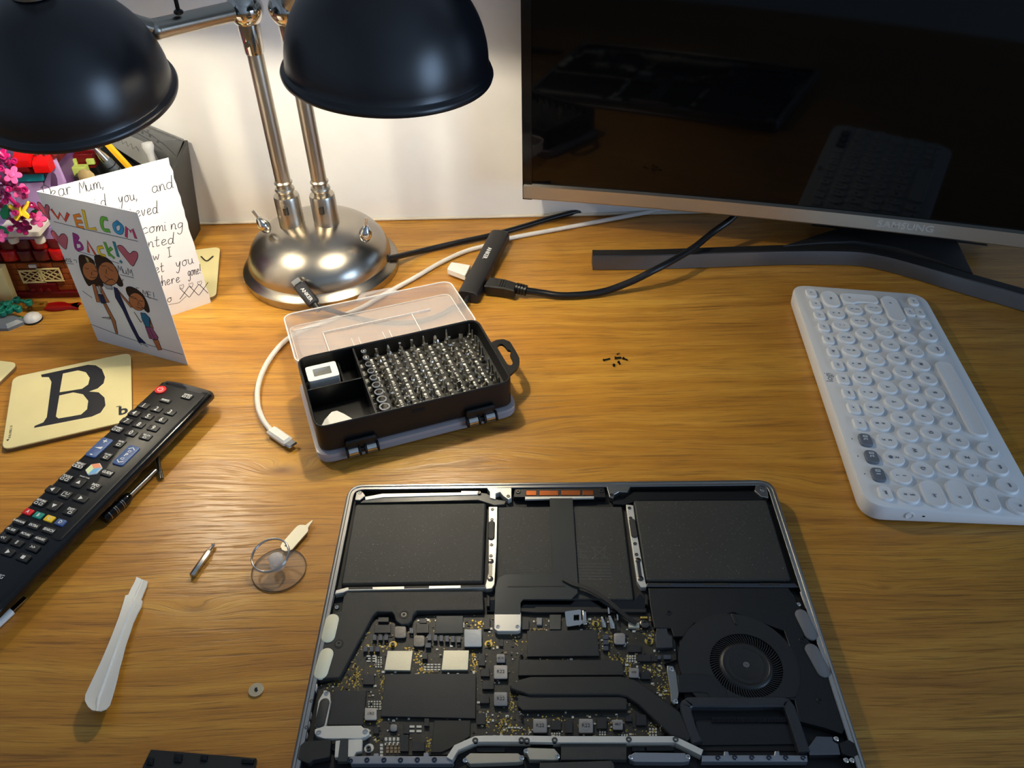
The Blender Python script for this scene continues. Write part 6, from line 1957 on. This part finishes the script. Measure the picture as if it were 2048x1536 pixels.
# set square and grey card leaning inside
def plate(name, pts, y0, slope, th, m_, marks=None):
    n = Vector((0, -1, slope)).normalized(); p0 = Vector((0, y0, .1))
    P = [UP(u, v, p0, n) for u, v in pts]
    M = Matrix.Translation(P[0]) @ Matrix((Vector((1, 0, 0)), n.cross(Vector((1, 0, 0))), n)).transposed().to_4x4()
    Mi = M.inverted()
    q = [((Mi @ p).x, (Mi @ p).y) for p in P]
    mb_ = MB(M).prism(q, -th, 0)
    if marks: marks(mb_, M, Mi, p0, n)
    return mb_
def ticks(mb_, M, Mi, p0, n):
    def L_(u, v): q = Mi @ UP(u, v, p0, n); return (q.x, q.y)
    a, b_ = Vector(L_(292, 250)), Vector(L_(366, 280))
    d = (b_ - a); nn = Vector((d.y, -d.x)).normalized()
    for k in range(42):
        p = a + d * (k / 42); ln = .0035 if k % 5 == 0 else .0020
        mb_.stroke([p + nn * .0006, p + nn * ln], .00022, -.0001, .00015, 1)
    for pts in (((262, 248), (300, 268), (330, 290), (352, 312)), ((258, 258), (296, 278), (324, 300)),):
        mb_.stroke([L_(*p) for p in pts], .0003, -.0001, .00015, 1)
    for u, v in ((285, 265), (300, 272), (316, 284), (296, 262)):
        q = L_(u, v); mb_.text('0', .004, Matrix.Translation((q[0], q[1], .0001)), 1, extrude=.00003)
sqp = [(214, 218), (292, 248), (367, 279), (352, 320), (346, 372), (330, 372), (240, 300)]
o = plate('set_square', sqp, .8235, .10, .0012, None, ticks).build('set_square', [plastic_clear('smoke_plastic', (120, 122, 124), .45, .1), INKB], smooth=0)
tag(o, 'clear smoky set square with ruler marks leaning at the back of the pen box', 'set square')
def scrib(mb_, M, Mi, p0, n):
    def L_(u, v): q = Mi @ UP(u, v, p0, n); return (q.x, q.y)
    P = [(232, 278), (236, 284), (242, 279), (246, 288), (252, 283), (256, 293), (262, 287), (266, 298), (272, 293), (278, 302), (274, 296)]
    mb_.stroke([L_(*p) for p in P], .0005, -.0001, .00015, 1)
o = plate('grey_card', [(214, 284), (236, 262), (300, 290), (345, 372), (318, 372), (285, 330)], .806, .16, .0010, None, scrib).build('notepad', [mat('notepad_grey', (126, 128, 128), .6), INKB], smooth=0)
tag(o, 'grey translucent plastic card with scribbled writing in the pen box', 'card')

# ================================================================ toy brick house
HY = .700
cP = crop(0, 280, 3.84)
def W3(x, y, yy):
    (u, v), = cP((x, y)); return UY(u, v, yy)
house = thing('toy_house', Vector((-.47, .75, 0)), 'colourful toy brick house with blossom branches at the left behind the greeting card', 'toy house')
DR = mat('brick_dark_red', (92, 12, 14), .25); RD = mat('brick_red', (176, 12, 12), .22)
LAV = mat('brick_lavender', (156, 130, 184), .32); TEAL = mat('brick_teal', (20, 140, 160), .3)
BRN = mat('brick_brown_orange', (146, 70, 24), .35); TAN = mat('brick_tan', (224, 204, 142), .4)
LIME = mat('brick_lime', (168, 184, 96), .35); MAG = mat('brick_magenta', (150, 12, 84), .3)
PNK = mat('brick_pink', (206, 84, 144), .35); YEL = mat('brick_yellow', (232, 196, 44), .3)
GRN = mat('brick_green', (24, 132, 78), .3); WB = mat('brick_white', (212, 208, 202), .3); GRY = mat('brick_grey', (120, 124, 126), .4)
def vb(name, x0, y0, x1, y1, yy, dep, m_, bev=.0004, par=house):
    a, b_ = W3(x0, y0, yy), W3(x1, y1, yy)
    z0_, z1_ = min(a.z, b_.z), max(a.z, b_.z)
    mb_ = MB().box(a.x, yy, max(z0_, 0.0), b_.x, yy + dep, z1_, bev)
    return mb_.build(name, m_, par), a.x, b_.x, max(z0_, 0), z1_
XL = -.575
def stud(mb_, x, y, z, r=.0024): mb_.prism(circ(x, y, r, 14), z, z + .0017, .0002)
# main walls
za, zb = W3(100, 1190, HY).z, W3(100, 950, HY).z
mb_ = MB()
xr = -.417
mb_.box(XL, HY + .0008, .006, xr, HY + .012, zb)
nr = 5
for r_ in range(nr):
    z0_ = .0062 + (zb - .0062) * r_ / nr; z1_ = .0062 + (zb - .0062) * (r_ + 1) / nr
    x = XL + (.004 if r_ % 2 else 0)
    while x < xr - .002:
        x1_ = min(x + .0115, xr); mb_.box(x + .0003, HY, z0_ + .0003, x1_ - .0003, HY + .002, z1_ - .0003, .0003); x += .0115
mb_.build('brick_wall', BRN, house)
MB().box(XL, HY - .004, .0002, xr, HY + .085, .0062, .0004).build('base_plate', DR, house)
MB().box(XL, HY + .012, .0062, xr, HY + .083, .128, .0004).build('inner_wall', mat('brick_plum', (92, 62, 110), .4), house)
for x0, x1, y0, y1 in ((182, 314, 998, 1098), (322, 452, 984, 1086)):
    a, b_ = W3(x0, y1, HY - .0015), W3(x1, y0, HY - .0015)
    mb_ = MB(Matrix.Translation((0, HY - .0015, 0)) @ Matrix.Rotation(math.pi / 2, 4, 'X'))
    angle_ring(mb_, rect(a.x, a.z, b_.x, b_.z), rect(a.x + .0012, a.z + .0012, b_.x - .0012, b_.z - .0012), -.0008, .0008, 40)
    w_, h_ = b_.x - a.x, b_.z - a.z
    for k in range(-1, 3):
        mb_.stroke([(a.x + max(0, k * w_ / 3 + .0), a.z + max(0, -k * h_ / 3)), (a.x + min(w_, (k + 3) * w_ / 3 - .0), a.z + min(h_, h_ - k * h_ / 3))], .0009, -.0004, .0004) if k != 2 else None
        mb_.stroke([(b_.x - max(0, k * w_ / 3), a.z + max(0, -k * h_ / 3)), (b_.x - min(w_, (k + 3) * w_ / 3), a.z + min(h_, h_ - k * h_ / 3))], .0009, -.0004, .0004) if k != 2 else None
    f_ = mb_.build('lattice_window', TAN, house, smooth=0)
    MB().box(a.x - .0006, HY - .0006, a.z - .0006, b_.x + .0006, HY + .0002, b_.z + .0006).build('window_surround', DR, f_)
vb('panel', 205, 1110, 462, 1192, HY - .003, .004, DR)
for x in (255, 315, 375):
    p = W3(x, 1155, HY - .003)
    mb_ = MB(Matrix.Translation((p.x, HY - .003, p.z)) @ Matrix.Rotation(math.pi / 2, 4, 'X')); mb_.prism(circ(0, 0, .0024, 14), 0, .0016, .0002); mb_.build('stud', DR, house)
vb('white_plate', 213, 962, 282, 985, HY - .002, .004, WB)
# round roof tiles over the wall
a, b_ = W3(0, 945, HY - .006), W3(0, 800, HY - .006)
n_t = 11
for k in range(n_t):
    x0 = XL + .004 + k * (xr + .008 - XL) / n_t; w_ = (xr + .008 - XL) / n_t
    for half in (0, 1):
        mb_ = MB(Matrix.Translation((x0 + w_ / 2, HY + .001 + half * .004, 0)))
        z0_, z1_ = (a.z, (a.z + b_.z) / 2) if half == 0 else ((a.z + b_.z) / 2, b_.z)
        P_ = [(-w_ / 2 + .0002, .005), (-w_ / 2 + .0002, 0)] + [(w_ * .48 * math.sin(t), -.0042 * math.cos(t) - .001) for t in [-1.2 + 2.4 * i / 8 for i in range(9)]] + [(w_ / 2 - .0002, 0), (w_ / 2 - .0002, .005)]
        mb_.prism(P_, z0_ + .0002, z1_ - .0001, .0004)
        mb_.build('roof_tile', RD if (k + half) % 3 == 0 else DR, house)
# balcony level
zt = W3(0, 700, HY - .004).z
MB().box(XL, HY + .001, b_.z, xr, HY + .06, zt, .0004).build('balcony_wall', LAV, house)
vb('balcony_plate', -40, 712, 310, 742, HY - .020, .026, WB)
for x in (95, 300):
    p = W3(x, 770, HY - .012)
    for k in (-1, 0, 1): pass
    MB(Matrix.Translation((p.x, HY - .010, p.z - .003))).lathe([(.0042, 0), (.0046, .002), (.0040, .0055)], 12).build('bracket_foot', WB, house)
# upper storey
u0, u1 = W3(-60, 480, HY + .012), W3(335, 318, HY + .012)
for k in range(5):
    x0 = XL + (u1.x - XL) * k / 5
    MB().box(x0 + .0002, HY + .010, zt - .001, x0 + (u1.x - XL) / 5 - .0002, HY + .03, u1.z, .0005).build('lavender_panel', LAV, house)
vb('teal_strip', 90, 262, 335, 318, HY + .008, .03, TEAL)
# slanted lavender gable with an arch
ga = [W3(*p, HY + .010) for p in ((340, 330), (412, 138), (498, 335), (498, 480), (340, 480))]
ar = [W3(*p, HY + .010) for p in ((375, 370), (380, 270), (400, 245), (425, 262), (440, 300), (446, 370))]
mb_ = MB(Matrix.Translation((0, HY + .010, 0)) @ Matrix.Rotation(math.pi / 2, 4, 'X'))
angle_ring(mb_, [(p.x, p.z) for p in ga], [(p.x, p.z) for p in ar], -.004, 0, 80)
mb_.build('gable', LAV, house)
# roof
o, rx0, rx1, rz0, rz1 = vb('roof_plate', 70, 150, 372, 262, HY + .004, .045, DR)
for i in range(5):
    for j in range(3):
        mb_ = MB(); stud(mb_, rx0 + .006 + i * .0079, HY + .010 + j * .010, rz1); mb_.build('stud', DR, house)
for x0, x1, y0, y1, m_ in ((132, 212, 100, 200, RD), (280, 362, 142, 242, RD), (132, 205, 160, 235, DR)):
    a, b_ = W3(x0, y1, HY + .002), W3(x1, y0, HY + .002)
    mb_ = MB(Matrix.Translation((a.x, HY - .001, a.z)))
    w_, h_ = b_.x - a.x, b_.z - a.z
    mb_.loops([[(x, y, z) for y, z in [(0, 0), (.012, 0), (.012, h_)] + [(.012 - .012 * math.sin(t), h_ * (.45 + .55 * math.cos(t))) for t in [math.pi / 2 * i / 8 for i in range(1, 9)]]] for x in (0, w_)])
    mb_.build('curved_tile', m_, house, smooth=.7)
# lime wall part and dark red beam at the back
vb('beam', 270, 88, 735, 122, HY + .075, .012, DR)
vb('lime_block', 455, 152, 592, 192, HY + .067, .003, LIME); vb('lime_block', 655, 150, 728, 190, HY + .067, .003, LIME)
vb('dark_red_block', 440, 118, 735, 215, HY + .070, .012, DR)
vb('lime_wall', 450, 215, 712, 380, HY + .060, .008, LIME)
p = W3(655, 255, HY + .050)
MB(Matrix.Translation(p)).ball((0, 0, -.004), .0085, sy=.5, sz=1.0, n=10).build('stone_ornament', mat('stone_tan', (150, 132, 92), .7, bump=.8, bscale=300), house)
# tan pillar in front at the left
tp = [W3(*p, HY - .014) for p in ((-120, 985), (10, 985), (108, 1238), (-120, 1238))]
mb_ = MB(Matrix.Translation((0, HY - .014, 0)) @ Matrix.Rotation(math.pi / 2, 4, 'X'))
mb_.prism([(p.x, max(p.z, .0003)) for p in tp], -.008, 0, .0004); mb_.build('tan_panel', TAN, house)
# blossom branches
def blossom(par, p, r, m_, c_=YEL):
    M = frame(p, Vector((1, 0, 0)), Vector((0.1, -.8, .6)))
    mb_ = MB(M)
    for k in range(5):
        a = 2 * math.pi * k / 5
        mb_.slab(stadium(.0 + r * .55 * math.cos(a), r * .55 * math.sin(a), r * .15 * math.cos(a), r * .15 * math.sin(a), r * .33, 5), [(0, -.0006), (0, .0006), (.0003, .0009)])
    mb_.prism(circ(0, 0, r * .30, 12), 0, .0016, .0002)
    return mb_.build('flower', m_, par)
br = MB()
rndb = random.Random(5)
branch = [((-40, 60), (30, 130), (60, 170)), ((0, 100), (10, 220), (60, 260), (110, 330)), ((-20, 280), (40, 330), (100, 370), (190, 380)), ((0, 360), (60, 430), (130, 500), (180, 540)), ((-10, 440), (30, 400), (70, 380)), ((60, 180), (90, 200), (110, 160)), ((60, 590), (110, 620), (170, 600), (250, 580)), ((30, 560), (70, 530), (120, 560)), ((80, 680), (130, 650), (200, 640)), ((190, 520), (250, 500), (290, 530)), ((150, 380), (190, 430)), ((0, 500), (40, 470), (60, 440))]
for pts in branch:
    P = [W3(x, y, HY - .030 + .012 * math.sin(x * .05 + y * .02)) for x, y in pts]
    br.tube(P, .0017, 8, smooth=3)
    for p in P:
        M = frame(p, Vector((1, 0, 0)), Vector((rndb.uniform(-.4, .4), -.8, rndb.uniform(.1, .8))))
        old = br.M; br.M = M
        br.lathe([(.0022, -.0016), (.0026, -.001), (.0026, .0014), (.0017, .0014), (.0015, .0002)], 12)
        br.M = old
br.build('blossom_branch', MAG, house, smooth=.7)
for (x, y), r, m_ in (((96, 270), .0075, PNK), ((160, 396), .0070, PNK), ((182, 672), .0068, MAG), ((292, 608), .0072, PNK), ((5, 735), .006, PNK), ((20, 120), .006, MAG)):
    blossom(house, W3(x, y, HY - .036), r, m_)
# butterfly
p = W3(162, 548, HY - .038); M = frame(p, Vector((1, 0, .15)), Vector((0, -.85, .5)))
mb_ = MB(M)
for s in (-1, 1):
    mb_.slab(rounded([(0, 0), (s * .0085, .0085), (s * .0095, .0045), (s * .0040, -.0005), (s * .0075, -.0050), (s * .0050, -.0080), (0, -.003)], .0012, 3), [(0, 0), (0, .0012), (.0003, .0016)])
mb_.tube([(0, -.004, .001), (0, .005, .001)], .0010, 8)
mb_.build('butterfly', YEL, house)
for (x, y), a in (((278, 566), .3), ((20, 692), 2.6), ((40, 560), 1.2)):
    p = W3(x, y, HY - .032); M = frame(p, Vector((math.cos(a), 0, math.sin(a))), Vector((0, -1, .3)))
    MB(M).slab(smooth2([(-.006, 0), (-.002, .0035), (.003, .003), (.008, 0), (.003, -.003), (-.002, -.0035)], 3), [(0, 0), (0, .0012)]).build('leaf', GRN, house)
# loose toy pieces in front of the house
def at(x, y, z=0): 
    (u, v), = cP((x, y)); return U(u, v, z)
q = at(70, 1290)
pl = thing('toy_plant', Vector((q.x, q.y, 0)), 'toy plant of teal green leaf sprigs standing on the desk left of the white dome', 'toy plant')
for pts in (((0, 1300), (60, 1260), (130, 1230), (220, 1250)), ((60, 1270), (110, 1290), (140, 1300)), ((20, 1330), (70, 1310), (90, 1290))):
    P = [at(x, y, .010) for x, y in pts]
    mb_ = MB().tube(P, .0015, 8, smooth=3)
    for p in P:
        mb_.M = Matrix.Translation(p); mb_.lathe([(.0030, -.0022), (.0034, -.001), (.0034, .002), (.0026, .0026), (.0018, .0026), (.0016, .001)], 14)
    mb_.M = Matrix.Identity(4)
    mb_.build('sprig', mat('sprig_teal', (18, 112, 92), .3), pl)
p = at(40, 1310, .0)
MB(Matrix.Translation((p.x, p.y, 0))).lathe([(.004, .0), (.004, .004), (.0020, .005), (.0018, .010)], 12).build('stem', MAG if False else mat('sprig_teal', (18, 112, 92), .3), pl)
q = at(60, 1420)
mb_ = MB(Matrix.Translation((q.x, q.y, 0)))
mb_.loops([[(.016 * k_ * math.cos(t) * (1 + .15 * math.sin(3 * t)), .010 * k_ * math.sin(t) * (1 + .2 * math.cos(4 * t)), z) for t in [2 * math.pi * i / 10 for i in range(10)]] for k_, z in ((1, 0), (1, .003), (.7, .006), (.55, .0062))])
tag(mb_.build('toy_rock', mat('toy_rock', (104, 110, 116), .4), smooth=.3), 'grey toy rock piece at the left edge in front of the toy house', 'toy rock')
q = at(-25, 1300)
mb_ = MB().box(q.x - .006, q.y - .004, 0, q.x + .0035, q.y + .006, .016, .0008); stud(mb_, q.x, q.y + .001, .016)
tag(mb_.build('toy_block', mat('brick_orange', (228, 104, 22), .3)), 'orange toy block at the left photo edge beside the tan panel', 'toy block')
q = at(105, 1395)
tag(MB(Matrix.Translation((q.x, q.y, 0))).slab(smooth2([(-.008, -.003), (-.002, .001), (.002, .005), (.007, .005), (.004, .001), (.0, -.003), (-.004, -.006)], 3), [(0, 0), (0, .002), (.0004, .0024)]).build('toy_leaf', GRN), 'bright green toy leaf lying between the grey rock and the white dome', 'toy leaf')
q = at(258, 1385)
dm = thing('toy_dome', Vector((q.x + .0005, q.y, 0)), 'tiny white dome with black marks lying on the desk in front of the toy house', 'toy piece')
M = Matrix.Translation((q.x, q.y, 0))
MB(M).lathe([(.0078, 0), (.0086, .0006), (.0084, .0018)], 28).build('dome_base', BLK, dm)
mb_ = MB(M).lathe([(.0082, .0019), (.0080, .0032), (.0070, .0052), (.0048, .0068), (.0022, .0075), (.0003, .0076)], 28)
o = mb_.build('dome_top', WB, dm, smooth=1.0)
mb_ = MB(M)
mb_.ball((.0034, -.0020, .0062), .0014, n=10, sz=.5); mb_.ball((-.0010, -.0046, .0056), .0010, n=10, sz=.5)
mb_.tube([(-.0052, .0010, .0058), (-.0040, -.0016, .0062)], .0004, 6)
mb_.build('black_marks', BLK, o)
q = at(300, 1295)
mb_ = MB(Matrix.Translation((q.x, q.y, 0)) @ Matrix.Rotation(.1, 4, 'Z'))
angle_ring(mb_, rounded(rect(-.004, -.0045, .0085, .0045), .0012, 3), rect(.0010, -.0020, .0062, .0020), .0, .0050, 40)
mb_.box(-.0105, -.003, 0, -.0042, .003, .003, .0008)
tag(mb_.build('toy_connector', mat('clear_amber', (172, 120, 40), .12, trans=.4)), 'translucent amber toy connector piece to the left of the red flame', 'toy piece')
q = at(455, 1290)
fl_ = [(-.0185, 0), (-.012, .004), (-.004, .0065), (.004, .006), (.010, .0035), (.020, .005), (.013, 0), (.021, -.0045), (.010, -.004), (.004, -.006), (-.006, -.0065), (-.013, -.004)]
tag(MB(Matrix.Translation((q.x, q.y, 0))).slab(smooth2(fl_, 3), [(.0008, 0), (0, .0008), (0, .0022), (.0008, .0034)]).build('toy_flame', mat('clear_red', (176, 16, 14), .1, trans=.45)), 'translucent red toy flame lying at the foot of the toy house', 'toy flame')
